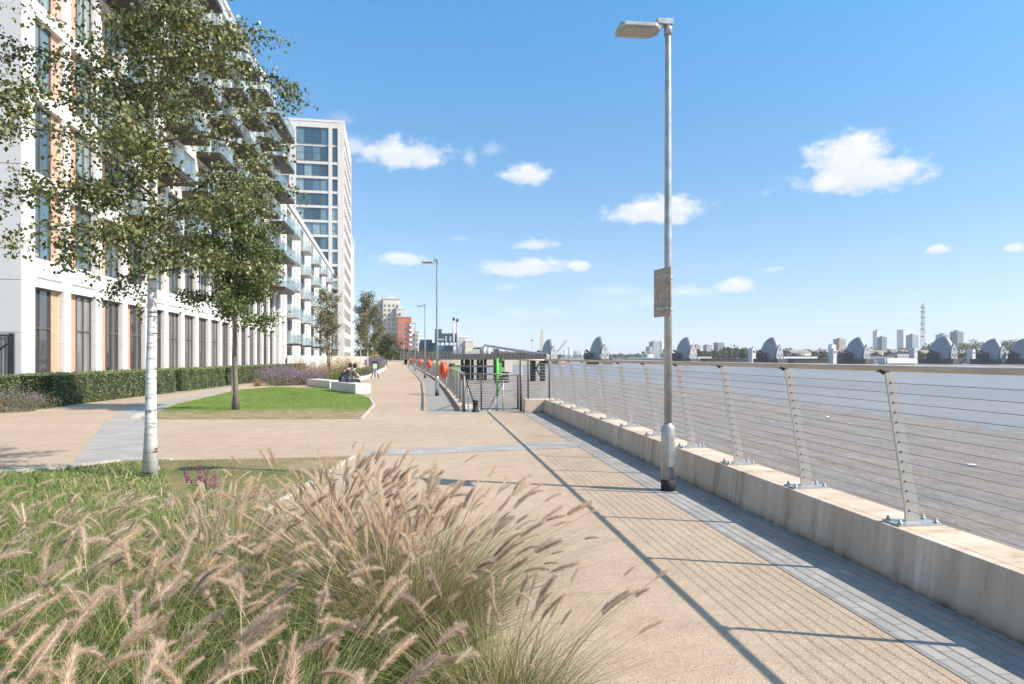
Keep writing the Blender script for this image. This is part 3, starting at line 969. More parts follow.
def sitter(label, loc, rotz, top, legs, lean, arm_f, seat=.47):
    """seated figure facing local -Y, pelvis above the origin"""
    z = seat + .10
    t = thing('person', label, 'person', loc, rotz, 'two people sitting on the white bench')
    l = lean
    J = dict(pel=(0, .02, z, .13), bel=(0, .03 - .15 * l, z + .2, .12), che=(0, -.02 - .42 * l, z + .40, .14), nek=(0, -.05 - .60 * l, z + .52, .058), hd0=(0, -.07 - .68 * l, z + .59, .08), hd1=(0, -.09 - .74 * l, z + .68, .10), hd2=(0, -.08 - .76 * l, z + .77, .08),
             nose=(0, -.20 - .78 * l, z + .65, .018))
    Ed = [('pel', 'bel'), ('bel', 'che'), ('che', 'nek'), ('nek', 'hd0'), ('hd0', 'hd1'), ('hd1', 'hd2'), ('hd1', 'nose')]
    Jt = {k: J[k] for k in ('bel', 'pel', 'che')}
    Jl = dict(pel=(0, .02, z - .01, .145))
    El, Et = [], [('pel', 'bel'), ('bel', 'che')]
    for s, n in ((-1, 'l'), (1, 'r')):
        P = {'hip': (s * .10, -.02, z - .01, .085), 'kne': (s * .15, -.46, z + .02, .06), 'ank': (s * .14, -.50, .10, .042), 'toe': (s * .15, -.66, .045, .036),
             'sho': (s * .18, -.03 - .45 * l, z + .46, .062), 'elb': (s * .25, -.16 - .45 * l - arm_f * .1, z + .22, .045), 'wri': (s * .12, -.36 - .2 * l - arm_f * .1, z + .14, .032), 'han': (s * .09, -.43 - .2 * l - arm_f * .1, z + .12, .034)}
        for k, v in P.items(): J[k + n] = v
        Ed += [('pel', 'hip' + n), ('hip' + n, 'kne' + n), ('kne' + n, 'ank' + n), ('ank' + n, 'toe' + n), ('che', 'sho' + n), ('sho' + n, 'elb' + n), ('elb' + n, 'wri' + n), ('wri' + n, 'han' + n)]
        for q in range(4):
            f = 'f%d%s' % (q, n); hx, hy, hz, _ = P['han']
            J[f] = (hx + s * (-.024 + .016 * q), hy - .075 + .01 * abs(q - 1), hz - .03, .009)
            Ed.append(('han' + n, f))
        J['th' + n] = (P['han'][0] - s * .045, P['han'][1] - .03, P['han'][2] + .01, .010); Ed.append(('han' + n, 'th' + n))
        for k, dr in (('sho', .016), ('elb', .016), ('wri', .014)): Jt[k + n] = (*P[k][:3], P[k][3] + dr)
        Et += [('che', 'sho' + n), ('sho' + n, 'elb' + n), ('elb' + n, 'wri' + n)]
        for k, dr in (('hip', .014), ('kne', .014), ('ank', .016)): Jl[k + n] = (*P[k][:3], P[k][3] + dr)
        El += [('pel', 'hip' + n), ('hip' + n, 'kne' + n), ('kne' + n, 'ank' + n)]
    for k in Jt:
        if k in ('bel', 'pel', 'che'): Jt[k] = (*Jt[k][:3], Jt[k][3] + .025)
    b = skin_mesh('body', J, Ed, MT['skin'], t)
    skin_mesh('jacket', Jt, Et, top, b)
    skin_mesh('trousers', Jl, El, legs, b)
    hx, hy, hz, _ = J['hd1']
    m = MB(); m.lathe([(.02, .135), (.07, .12), (.105, .06), (.112, 0), (.10, -.05), (.08, -.09)], 14, 0, (0, hy + .022, hz + .015))
    m.build('hair', MT['hair'], b)
    for s in (-1, 1):
        m = MB(); m.lathe([(.0, -.012), (.012, 0), (.0, .012)], 6, 0, (s * .035, hy - .093, hz + .02)); m.build('eye', MT['black'], b)
        m = MB(); m.box(s * .15 - .045, s * .15 + .045, -.70, -.47, .0, .075); m.build('shoe', MT['dark'], b, bevel=.02)
    return t


p1 = sitter('person in a navy jacket leaning forward on the white bench, left of the pair', (-4.30, 34.75, 0), R(118), MT['navy'], MT['navy'], .5, .4)
p2 = sitter('person in olive grey top with pale bundle on the lap, right of the pair', (-3.85, 33.8, 0), R(112), MT['olive'], MT['navy'], .32, .2)
m = MB(); m.lathe([(.02, -.16), (.12, -.13), (.16, 0), (.13, .12), (.05, .17)], 12)
for q, (a, b, c) in enumerate(m.v): m.v[q] = (a * .9 + .02 * math.sin(c * 30), b * 1.1, c * .75)
bag = m.build('cloth_bundle', MT['pinkcloth'], None, (-3.51, 33.93, .78))
tag(bag, 'pale pink cloth bundle held on the lap of the sitter in olive grey', 'bundle')

# ------------------------------------------------------------------ foliage helpers (numpy)
def unit(a):
    return a / np.maximum(np.linalg.norm(a, axis=-1, keepdims=True), 1e-9)


def leaves(P, size, r, hang=.35, asp=.72, flat=None):
    """one small folded leaf (two triangles) at every point"""
    n = len(P)
    a = r.standard_normal((n, 3)); a[:, 2] -= hang * 2; a = unit(a)
    if flat is not None: a = unit(a + flat)
    b = unit(np.cross(a, r.standard_normal((n, 3))))
    c = np.cross(a, b)
    s = size * r.uniform(.6, 1.25, (n, 1))
    w = s * asp * .5
    fold = c * s * .10
    V = np.stack([P, P + a * s * .45 + b * w + fold, P + a * s, P + a * s * .45 - b * w + fold], 1).reshape(-1, 3)
    k = np.arange(n)[:, None] * 4
    F = np.concatenate([k + np.array([[0, 1, 2]]), k + np.array([[0, 2, 3]])])
    return V, F


def ribbons(P, n_seg, w0, side, end=.12):
    """P: (n, n_seg+1, 3) curve points; tapering flat blades"""
    n, k, _ = P.shape
    taper = np.linspace(1, end, k)[None, :, None]
    w = (np.asarray(w0).reshape(-1, 1, 1)) * taper * .5
    s = side[:, None, :]
    V = np.stack([P - s * w, P + s * w], 2).reshape(-1, 3)
    b = np.arange(n)[:, None] * (k * 2) + np.arange(k - 1)[None, :] * 2
    b = b.reshape(-1, 1)
    return V, b + np.array([[0, 1, 3, 2]])


def blades(base, h, lean, r, w=.004, seg=3, bend=1.0):
    """arching blades: base (n,3), h (n,), lean (n,2)"""
    n = len(base)
    t = np.linspace(0, 1, seg + 1)[None, :]
    zz = h[:, None] * (t - .28 * bend * t ** 2.6)
    xy = lean[:, None, :] * (t ** 1.7)[..., None] * h[:, None, None]
    P = np.concatenate([base[:, None, :2] + xy, base[:, None, 2:] + zz[..., None]], -1)
    ang = r.uniform(0, 2 * np.pi, n)
    side = np.stack([np.cos(ang), np.sin(ang), np.zeros(n)], -1)
    return ribbons(P, seg, w * r.uniform(.6, 1.3, n), side)


def plume_proto(seed, nb=230, fat=.13, bend=.22):
    """bottlebrush seed head of unit length along +z, drooping to +x"""
    r = np.random.default_rng(seed)
    s = np.linspace(0, 1, 8)
    ax = np.stack([bend * s ** 2, np.zeros(8), s - .12 * bend * s ** 2], -1)
    rad = fat * .34 * np.sin(np.pi * (s * .86 + .10)) ** .7
    ring = np.stack([np.cos(np.arange(5) * 2 * np.pi / 5), np.sin(np.arange(5) * 2 * np.pi / 5), np.zeros(5)], -1)
    V = (ax[:, None] + ring[None] * rad[:, None, None]).reshape(-1, 3)
    F = np.array([(i * 5 + k, i * 5 + (k + 1) % 5, (i + 1) * 5 + (k + 1) % 5, (i + 1) * 5 + k) for i in range(7) for k in range(5)])
    q = r.uniform(0.01, 1, nb)
    c = np.stack([bend * q ** 2, np.zeros(nb), q - .12 * bend * q ** 2], -1)
    th = r.uniform(0, 2 * np.pi, nb)
    rd = np.stack([np.cos(th), np.sin(th), np.zeros(nb)], -1)
    up = unit(np.stack([2 * bend * q, np.zeros(nb), np.ones(nb)], -1))
    el = r.uniform(.5, 1.15, nb)[:, None]
    d = unit(rd * np.cos(el) + up * np.sin(el))
    L = fat * 1.05 * (.5 + np.sin(np.pi * (q * .8 + .12)))[:, None] * r.uniform(.55, 1.15, (nb, 1))
    sd = unit(np.cross(d, r.standard_normal((nb, 3)))) * .0046
    b0 = c + rd * fat * .22
    V2 = np.stack([b0 - sd, b0 + sd, b0 + d * L], 1).reshape(-1, 3)
    F2 = np.arange(nb * 3).reshape(-1, 3)
    return V, F, V2, F2


PROTOS = [plume_proto(i, 620, .10 + .022 * (i % 3), .04 + .08 * (i % 5)) for i in range(12)]
PROTOS_LITE = [plume_proto(20 + i, 280, .125, .12 + .07 * i) for i in range(4)]


def plume_set(base, h, lean, length, mats, r, near=None, stem_w=.0034):
    """stems + seed heads; returns mesh parts list [(V, F, mat)]"""
    n = len(base)
    t = np.linspace(0, 1, 5)[None, :]
    P = np.concatenate([base[:, None, :2] + lean[:, None, :] * (t ** 1.8)[..., None] * h[:, None, None], base[:, None, 2:] + (h[:, None] * (t - .12 * t ** 3))[..., None]], -1)
    ang = r.uniform(0, 6.28, n)
    V, F = ribbons(P, 4, np.full(n, stem_w * 1.6), np.stack([np.cos(ang), np.sin(ang), np.zeros(n)], -1), .7)
    out = [(V, F, 1)]
    tip = P[:, -1]
    tan = unit(P[:, -1] - P[:, -2])
    for k in range(n):
        pr = PROTOS[r.integers(len(PROTOS))] if near is None or near[k] else PROTOS_LITE[r.integers(len(PROTOS_LITE))]
        z = tan[k]
        x = np.array([lean[k, 0] + .02, lean[k, 1], -.25]) + r.normal(0, .12, 3); x = unit(x - z * x.dot(z)); y = np.cross(z, x)
        M = np.stack([x, y, z], 0) * length[k]
        out.append((pr[0] @ M + tip[k], pr[1], mats[k]))
        out.append((pr[2] @ M + tip[k], pr[3], mats[k]))
    return out


def inside(px, py, pts):
    c = np.zeros(len(px), bool)
    for (x0, y0), (x1, y1) in zip(pts, pts[1:] + pts[:1]):
        hit = ((y0 > py) != (y1 > py)) & (px < (x1 - x0) * (py - y0) / (y1 - y0 + 1e-12) + x0)
        c ^= hit
    return c


GM = [MT['blade_g'], MT['straw'], MT['plume_tan'], MT['plume_cream'], MT['plume_mauve']]
WIND = np.array([.25, .08])


def clump_arrays(c, rad, nbl, npl, hb, hp, r, plen=(.13, .2), pm=(.45, .3, .25), strawf=.15, wind=1.0, lite=False, bw=.0045):
    th = r.uniform(0, 2 * np.pi, nbl); rr = rad * .32 * np.sqrt(r.uniform(0, 1, nbl))
    d = np.stack([np.cos(th), np.sin(th)], -1)
    base = np.concatenate([np.array(c)[None, :2] + d * rr[:, None], np.full((nbl, 1), .0)], -1)
    lean = d * r.uniform(.05, .68, (nbl, 1)) * rad / .75 + WIND * wind * .5 + r.normal(0, .32, (nbl, 2))
    h = hb * r.uniform(.35, 1.12, nbl)
    k = int(nbl * (1 - strawf))
    parts_g = [blades(base[:k], h[:k], lean[:k], r, bw)]
    parts_s = [blades(base[k:], h[k:] * 1.05, lean[k:], r, bw * .8)]
    res = [(parts_g[0][0], parts_g[0][1], 0), (parts_s[0][0], parts_s[0][1], 1)]
    pl = []
    if npl:
        th = r.uniform(0, 2 * np.pi, npl); d = np.stack([np.cos(th), np.sin(th)], -1)
        base = np.concatenate([np.array(c)[None, :2] + d * (rad * .25 * np.sqrt(r.uniform(0, 1, npl)))[:, None], np.zeros((npl, 1))], -1)
        lean = d * (r.uniform(.05, .62, (npl, 1))) * rad / .85 + r.normal(0, .22, (npl, 2)) + WIND * wind * r.uniform(.1, 2.0, (npl, 1))
        h = hp * r.uniform(.72, 1.08, npl)
        mats = r.choice([2, 3, 4], npl, p=pm)
        near = None if not lite else np.zeros(npl, bool)
        pl = plume_set(base, h, lean, r.uniform(*plen, npl), mats, r, near)
    return res, pl


# ------------------------------------------------------------------ foreground: mass of fountain grass
rg = np.random.default_rng(4)
gx, gy = rg.uniform(-9, .3, 90000), rg.uniform(1.0, 10.5, 90000)
ok = inside(gx, gy, BED) & ~inside(gx, gy, LAWN2) & (gx > -1.5 * gy - .6); gx, gy = gx[ok], gy[ok]
gb = np.stack([gx, gy, np.full(len(gx), .01)], -1)
gv, gf = blades(gb, rg.uniform(.12, .38, len(gx)) * np.clip(1.5 - gy / 10, .4, 1), rg.normal(0, .45, (len(gx), 2)), rg, .006, 2)
tag(link('ground_cover', npmesh('ground_cover', [(gv, gf, 0)], MT['blade_g'])), 'low green blades covering the soil of the front bed', None, None, 'stuff')
r = np.random.default_rng(5)
cent = []
tries = 0
while len(cent) < 240 and tries < 16000:
    tries += 1
    x, y = r.uniform(-7.4, .1), r.uniform(1.15, 9.3)
    if not inside(np.array([x]), np.array([y]), BED)[0] or inside(np.array([x]), np.array([y]), LAWN2)[0]: continue
    if y > 7.0 + max(0, (-4.3 - x)) * 1.3: continue
    if math.hypot(x + .12, y - 3.55) < .55 or math.hypot(x + .62, y - 4.55) < .35 or math.hypot(x - .28, y - 2.75) < .4 or math.hypot(x + 1.15, y - 4.0) < .35: continue
    if x > -.25 - .1 * max(0, y - 3.6): continue
    if x < -1.45 * y - .5: continue
    if math.hypot(x + 3.92, y - 10.22) < .5: continue
    if all((x - a) ** 2 + (y - b) ** 2 > .355 ** 2 for a, b in cent): cent.append((x, y))
bed = []
for (x, y) in cent:
    d = math.hypot(x, y)
    hb = .86 if d < 4 else .68 if d < 6 else .48
    hp = .80 if d < 4 else .68 if d < 6 else .50
    pmix = (.46, .46, .08) if x < -1.2 and d < 4 else (.42, .36, .22)
    res, pl = clump_arrays((x, y), .42, int(900 if d < 4 else 600), int(r.integers(12, 26) if d < 3.0 else r.integers(8, 19) if d < 4.5 else r.integers(5, 13)), hb, hp, r,
                           (.07, .20) if d < 4 else (.06, .16), pmix, .12, 1.0, d > 4.5, .0055)
    bed += res + pl
tag(link('ornamental_grass', npmesh('ornamental_grass', bed, GM)), 'mixed mass of green and straw fountain grass with tan seed heads filling the front bed', None, None, 'stuff')

# the clumps that stand out at the path edge
for lab, (x, y), rad, nb, npl, hb, hp, pmix, seed in (
        ('large fountain grass clump with pale cream plumes at the path edge, biggest in the bed', (-.12, 3.55), .80, 6400, 215, 1.0, 1.03, (.30, .60, .10), 31),
        ('fountain grass clump with straw coloured stems behind the biggest clump', (-.62, 4.55), .66, 3600, 140, .93, 1.05, (.5, .35, .15), 32),
        ('small fountain grass clump with brown mauve plumes arching over the path', (.28, 2.75), .52, 2400, 28, .80, .84, (.3, .3, .4), 33), ('straw coloured fountain grass clump between the biggest clump and the kerb line', (-1.15, 4.0), .62, 3600, 60, .86, .92, (.45, .35, .2), 34)):
    rr = np.random.default_rng(seed)
    t = thing('fountain_grass', lab, 'ornamental grass', (x, y, 0))
    res, pl = clump_arrays((0, 0), rad, nb, npl, hb, hp, rr, (.06, .165), pmix, .48, .42, False, .0058)
    link('leaves', npmesh('leaves', res, GM), t)
    link('seed_heads', npmesh('seed_heads', pl, GM), t)


def flower_plant(name, label, cat, loc, h, spread, n_st, fl, leafm, seed, spike=.12, lsize=.03, nl=300, parent=None, group=None, flden=26, tilt=.35):
    rr = np.random.default_rng(seed)
    t = thing(name, label, cat, loc, 0, group)
    th = rr.uniform(0, 6.28, n_st); d = np.stack([np.cos(th), np.sin(th)], -1)
    rad = spread * np.sqrt(rr.uniform(0, 1, n_st))
    base = np.concatenate([d * rad[:, None] * .6, np.zeros((n_st, 1))], -1)
    lean = d * rr.uniform(.0, tilt, (n_st, 1))
    hh = h * rr.uniform(.65, 1.05, n_st)
    V, F = blades(base, hh, lean, rr, .006, 3, .1)
    tips = np.concatenate([base[:, :2] + lean * hh[:, None], hh[:, None] * .95], -1)
    u = rr.uniform(0.05, .8, (nl, 1)); k = rr.integers(0, n_st, nl)
    LP = base[k] + (tips[k] - base[k]) * u + rr.normal(0, spread * .10, (nl, 3)); LP[:, 2] = np.maximum(LP[:, 2], .02)
    LV, LF = leaves(LP, lsize, rr, 0, .5)
    link('foliage', npmesh('foliage', [(V, F, 0), (LV, LF, 0)], [leafm]), t)
    for st in range(n_st):
        kk = np.full(flden, st)
        FP = tips[kk] - np.concatenate([lean[kk] * .7, np.ones((flden, 1))], -1) * (rr.uniform(-.1, 1, (flden, 1)) * spike) + rr.normal(0, .010, (flden, 3))
        FV, FF = leaves(FP, min(.02, spike * .17), rr, 0, .8)
        link('flower_spike', npmesh('flower_spike', [(FV, FF, 0)], [fl]), t)
    return t
    k = np.repeat(np.arange(n_st), flden)
    FP = tips[k] - np.concatenate([lean[k] * .7, np.ones((len(k), 1))], -1) * (rr.uniform(-.1, 1, (len(k), 1)) * spike) + rr.normal(0, .010, (len(k), 3))
    FV, FF = leaves(FP, min(.02, spike * .17), rr, 0, .8)
    link('flowers', npmesh('flowers', [(FV, FF, 0)], [fl]), t)
    return t


flower_plant('salvia_plant', 'magenta flowered plant at the edge of the dry lawn, right of the white birch', 'flower', (-2.62, 8.35, 0), .42, .20, 13, MT['magenta'], MT['fresh'], 41, .14, .035, 260, None, 'magenta flowers in the front bed', 34)
flower_plant('salvia_plant', 'single magenta flower spike beside the white kerb line', 'flower', (-1.86, 7.6, 0), .34, .10, 4, MT['magenta'], MT['fresh'], 42, .14, .03, 120, None, 'magenta flowers in the front bed', 30)
flower_plant('salvia_plant', 'green plant with dull purple buds at the path edge beyond the grasses', 'flower', (-1.62, 6.15, 0), .40, .28, 16, MT['purple'], MT['fresh'], 43, .09, .035, 420, None, 'magenta flowers in the front bed', 12)

# turf blades
def turf(name, pts, n, h, mat, seed, thin=None, label=None):
    rr = np.random.default_rng(seed)
    a = np.array(pts); P = []
    lo, hi = a.min(0), a.max(0)
    x = rr.uniform(lo[0], hi[0], n * 3); y = rr.uniform(lo[1], hi[1], n * 3)
    ok = inside(x, y, pts); x, y = x[ok][:n], y[ok][:n]
    if thin is not None:
        k = thin(x, y, rr); x, y = x[k], y[k]
    m_ = len(x)
    B = np.stack([x, y, np.full(m_, .012)], -1)
    V, F = blades(B, h * rr.uniform(.5, 1.3, m_), rr.normal(0, .5, (m_, 2)), rr, h * .16, 1)
    tag(link(name, npmesh(name, [(V, F, 0)], mat)), label, None, None, 'stuff')


turf('turf', LAWN1, 60000, .05, MT['lawnblade'], 51, lambda x, y, q: (y > 22.4 + .9 * np.sin(x * 1.3 + 1) + .5 * np.sin(x * 5) + q.normal(0, .5, len(x))) | (q.uniform(0, 1, len(x)) < .10), 'short green grass of the lawn island')
turf('turf', LAWN2, 16000, .045, MT['dryblade'], 52, lambda x, y, q: np.sin(x * 3 + y) + np.sin(y * 4.3 - x) + q.normal(0, .9, len(x)) > .3, 'patchy dry grass behind the front bed')
turf('turf', [(-9, 7), (-7.2, 10), (-5.5, 10.9), (-4.3, 11.6), (-3.2, 9), (-2.2, 7.2), (-2, 6)], 9000, .12, MT['blade_g'], 53, None, 'longer green grass round the white birch')

# ------------------------------------------------------------------ hedges
def hedge(label, x0, y0, x1, y1, depth, h, seed, dens=430, leaf=.055):
    """box hedge; front face runs from (x0, y0) to (x1, y1), depth to the left of it"""
    rr = np.random.default_rng(seed)
    L = math.hypot(x1 - x0, y1 - y0)
    t = thing('hedge', label, 'hedge', (x0, y0, 0), math.atan2(y1 - y0, x1 - x0), 'clipped hedges in front of the flats')
    m = MB(); m.box(.06, L - .06, .06, depth - .06, 0, h - .07); m.build('branches', MT['hedgecore'], t)  # one solid near-black box, shade inside the hedge put into its colour
    P = []
    for axis, area in (('f', L * h), ('t', L * depth), ('b', L * h * .3), ('l', depth * h), ('r', depth * h)):
        n = int(area * dens * 1.15); u, v = rr.uniform(0, 1, n), rr.uniform(0, 1, n); dd = np.abs(rr.normal(0, .045, n))
        if axis == 'f': P.append(np.stack([u * L, dd, v * h], -1))
        if axis == 't': P.append(np.stack([u * L, v * depth, h - dd], -1))
        if axis == 'b': P.append(np.stack([u * L, depth - dd, v * h], -1))
        if axis == 'l': P.append(np.stack([dd, u * depth, v * h], -1))
        if axis == 'r': P.append(np.stack([L - dd, u * depth, v * h], -1))
    P = np.concatenate(P)
    P += (.035 * np.sin(P[:, [0]] * 5 + P[:, [2]] * 3) + .02 * np.sin(P[:, [0]] * 13)) * np.array([0, 1, .6])
    V, F = leaves(P, leaf, rr, 0, .62)
    link('foliage', npmesh('foliage', [(V, F, 0)], [MT['hedge']]), t)


def hx(y): return -12.56 + .0426 * (y - 24.9)
for k, (a, b, lab) in enumerate(((24.9, 34.8, 'long clipped green hedge nearest the camera, behind the white birch trunk'), (35.5, 41.8, 'clipped green hedge block second from the left, seen between the two trees'),
                                 (42.5, 49.6, 'clipped green hedge block behind the brown tree trunk'), (50.3, 58.0, 'clipped green hedge block farthest right, next to the lavender'))):
    hedge(lab, hx(b) , b, hx(a), a, 1.25, 1.12, 60 + k) if False else hedge(lab, hx(a), a, hx(b), b, 1.25, 1.12, 60 + k)
hedge('short dark hedge block by the gable end, at the left edge', -14.7, 24.2, -14.6, 26.5, .8, 1.05, 66)
hedge('short dark hedge block below the corner window, left of the long hedge', -14.55, 27.1, -14.5, 29.2, .8, 1.05, 67)
hedge('low hedge at the foot of the balconied flats', -14.0, 60, -13.2, 76, 1.0, 1.0, 68, 200, .07)

# ------------------------------------------------------------------ bushes and perennials
def bush(name, label, cat, loc, rx, ry, h, mat, seed, n=1600, leaf=.05, flower=None, nf=400, stems=160, group=None, cone=.5):
    rr = np.random.default_rng(seed)
    t = thing(name, label, cat, loc, 0, group)
    th = rr.uniform(0, 6.28, stems); q = np.sqrt(rr.uniform(0, 1, stems))
    d = np.stack([np.cos(th) * rx, np.sin(th) * ry], -1) * q[:, None]
    hh = h * (1 - .45 * q ** 2) * rr.uniform(.7, 1.08, stems)
    B = np.concatenate([d * cone, np.zeros((stems, 1))], -1)
    lean = d * (1 - cone) / hh[:, None]
    sv, sf = blades(B, hh, lean, rr, .008, 3, .05)
    tips = np.concatenate([d, hh[:, None] * .97], -1)
    k = rr.integers(0, stems, n); u = rr.uniform(.1, 1, (n, 1))
    P = B[k] + (tips[k] - B[k]) * u + rr.normal(0, .05, (n, 3)); P[:, 2] = np.maximum(P[:, 2], .01)
    V, F = leaves(P, leaf, rr, 0, .55)
    link('foliage', npmesh('foliage', [(sv, sf, 0), (V, F, 0)], [mat]), t)
    if flower:
        k = rr.integers(0, stems, nf)
        P = tips[k] + rr.normal(0, .03, (nf, 3)) - np.array([0, 0, 1]) * rr.uniform(0, .22 * h, (nf, 1))
        V, F = leaves(P, leaf * .8, rr, 0, .7)
        link('flowers', npmesh('flowers', [(V, F, 0)], [flower]), t)
    return t


g = 'dry lavender bushes at the left edge'
bush('lavender_bush', 'grey dry lavender bush at the left edge of the picture, leftmost of the dry bushes', 'bush', (-13.2, 21.3, 0), 1.0, .9, .80, MT['sage'], 71, 2200, .05, MT['rust'], 900, 320, g, .7)
bush('lavender_bush', 'grey dry lavender bush between the leftmost bush and the long hedge', 'bush', (-12.9, 22.9, 0), .95, .9, .85, MT['sage'], 72, 2200, .05, MT['purple'], 600, 320, g, .7)
bush('lavender_bush', 'small grey lavender bush touching the end of the long hedge', 'bush', (-12.75, 24.1, 0), .7, .6, .6, MT['sage'], 73, 1200, .05, MT['rust'], 300, 200, g, .7)
g = 'perennials in the far planting bed'
bush('catmint_bush', 'broad mauve flowering bush behind the lawn, left of the white benches', 'bush', (-8.6, 42.6, 0), 1.5, 1.5, 1.15, MT['sage'], 74, 2600, .07, MT['purple'], 2600, 420, g, .75)
bush('catmint_bush', 'second mauve flowering bush, just behind the empty bench', 'bush', (-7.1, 43.5, 0), 1.1, 1.3, 1.05, MT['sage'], 75, 2000, .07, MT['purple'], 2000, 360, g, .75)
bush('catmint_bush', 'mauve flowering bush at the end of the farthest hedge', 'bush', (-9.9, 46.5, 0), 1.5, 1.8, 1.35, MT['sage'], 76, 2200, .08, MT['purple'], 1800, 360, g, .75)
bush('grass_tuft', 'small rust coloured grass tuft left of the mauve bush', 'ornamental grass', (-9.9, 41.2, 0), .45, .45, .6, MT['rust'], 77, 300, .05, None, 0, 260, g, .4)
bush('perennial_clump', 'leafy green perennial clump right behind the seated people', 'bush', (-5.9, 44.4, 0), .9, 1.0, 1.0, MT['fresh'], 78, 2200, .08, None, 0, 160, g, .75)
bush('perennial_clump', 'tall rust brown grass clump behind the seated people', 'ornamental grass', (-8.0, 52, 0), 1.8, 2.2, 1.45, MT['rust'], 79, 1200, .10, None, 0, 600, g, .8)
bush('perennial_clump', 'rust brown seed head clump left of the bare birch pair', 'ornamental grass', (-10.2, 58, 0), 1.8, 3, 1.5, MT['rust'], 80, 1400, .10, MT['sage'], 600, 500, g, .8)
bush('perennial_clump', 'green shrub clump below the twin white birch trunks', 'bush', (-6.7, 57, 0), 1.3, 2.4, 1.2, MT['fresh'], 81, 2400, .10, None, 0, 200, g, .8)
bush('perennial_clump', 'green and straw clump left of the black framed stand', 'bush', (-5.9, 50.5, 0), .7, 2.0, .9, MT['fresh'], 82, 1800, .09, MT['rust'], 300, 260, g, .8)
bush('perennial_clump', 'grey green clump right of the black framed stand', 'bush', (-5.9, 68, 0), .7, 3.2, 1.0, MT['sage'], 83, 1600, .11, MT['rust'], 300, 260, g, .8)
bush('perennial_clump', 'rust brown grasses in front of the pale tower base', 'ornamental grass', (-10.5, 84, 0), 2.6, 5, 2.0, MT['rust'], 84, 1800, .14, None, 0, 600, g, .8)
bush('catmint_bush', 'distant mauve flowering bush beside the path, under the yellow flowers', 'bush', (-7.4, 96, 0), 1.6, 3.5, 2.0, MT['sage'], 85, 900, .14, MT['purple'], 2600, 400, g, .8)
bush('yellow_shrub', 'small shrub with bright yellow flowers above the distant mauve bush', 'bush', (-8.3, 106, 0), 1.1, 1.2, 2.9, MT['fresh'], 86, 900, .16, MT['yellow'], 500, 120, None, .7)

# ------------------------------------------------------------------ trees
def tree(name, label, loc, H, z0, prof, nb, nl, leaf, trunk_r, seed, leafm, barkm, droop=.35, up=(.5, .9), sub=6, group=None, lean=(0, 0), spread=.10, trunks=None, bare=.0, extra=()):
    """tapered trunk, limbs and sub-limbs with leaf sprays; prof(t) = crown radius at fraction t of the crown height"""
    rr = np.random.default_rng(seed)
    t = thing(name, label, 'tree', loc, 0, group)
    k = 14
    zz = np.linspace(0, H * .97, k)
    wob = np.cumsum(rr.normal(0, .018 * H / 8, (k, 2)), 0); wob -= wob[0]; wob *= (zz / H)[:, None] ** .5
    T = np.concatenate([wob + np.array(lean)[None] * (zz / H)[:, None], zz[:, None]], -1)

    def tp(z):
        return np.array([np.interp(z, zz, T[:, i]) for i in range(3)])
    m = MB()
    rad = [trunk_r * (1 - .90 * (z / H) ** .85) * (1 + .30 * math.exp(-z / .12)) for z in zz]
    m.tube(T, rad, 10)
    trunk = m.build('trunk', barkm, t)
    m = MB()
    tips = []

    def limb(p, d, L, r0, n=6, dr=droop):
        pts = [p]
        d = unit(d)
        for i in range(n):
            d = unit(d + np.array([0, 0, -dr * (i + 1) / n / n * 2.2]) + rr.normal(0, .09, 3))
            pts.append(pts[-1] + d * L / n)
        m.tube(pts, [r0 * (1 - .85 * i / n) for i in range(n + 1)], 5)
        return np.array(pts)
    jobs = []
    for i in range(nb):
        f = (i + rr.uniform(0, 1)) / nb
        f = f ** .9
        z = z0 + (H * .97 - z0) * f
        az = i * 2.39996 + rr.uniform(-.5, .5)
        jobs.append((z, az, prof(f) * rr.uniform(.62, 1.15), rr.uniform(*up)))
    jobs += list(extra)
    for z, az, L, e in jobs:
        d = np.array([math.cos(az) * math.cos(e), math.sin(az) * math.cos(e), math.sin(e)])
        P = limb(tp(z), d, L / max(.35, math.cos(e)) * .9, max(.006, trunk_r * .30 * (L / 2.0) * (1.05 - z / H)))
        tips.append((P, L * .9))
        for s in range(sub):
            q = rr.uniform(.25, 1.0) * (len(P) - 1); a = int(min(q, len(P) - 2)); b = P[a] + (P[a + 1] - P[a]) * (q - a)
            dd = unit(P[a + 1] - P[a]) + rr.normal(0, .62, 3)
            SL = L * rr.uniform(.25, .5) * (1.25 - .6 * q / len(P))
            S = limb(b, dd, SL, .006, 4, droop * 1.3)
            tips.append((S, SL * 1.6))
    m.build('branches', barkm if bare else MT['twig'] if barkm == MT['birch'] else barkm, trunk)
    w = np.array([x[1] for x in tips]); w = w / w.sum()
    cnt = rr.multinomial(nl, w)
    Q = []
    for (P, L), c in zip(tips, cnt):
        if c == 0: continue
        q = (rr.beta(1.25, 1.0, c)) * (len(P) - 1.001); a = q.astype(int)
        Q.append(P[a] + (P[a + 1] - P[a]) * (q - a)[:, None] + rr.normal(0, spread, (c, 3)) * np.array([1, 1, .8]))
    Q = np.concatenate(Q)
    Q = Q[Q[:, 2] > z0 * .8]
    V, F = leaves(Q, leaf, rr, .45, .78)
    link('crown', npmesh('crown', [(V, F, 0)], [leafm]), t)
    return t


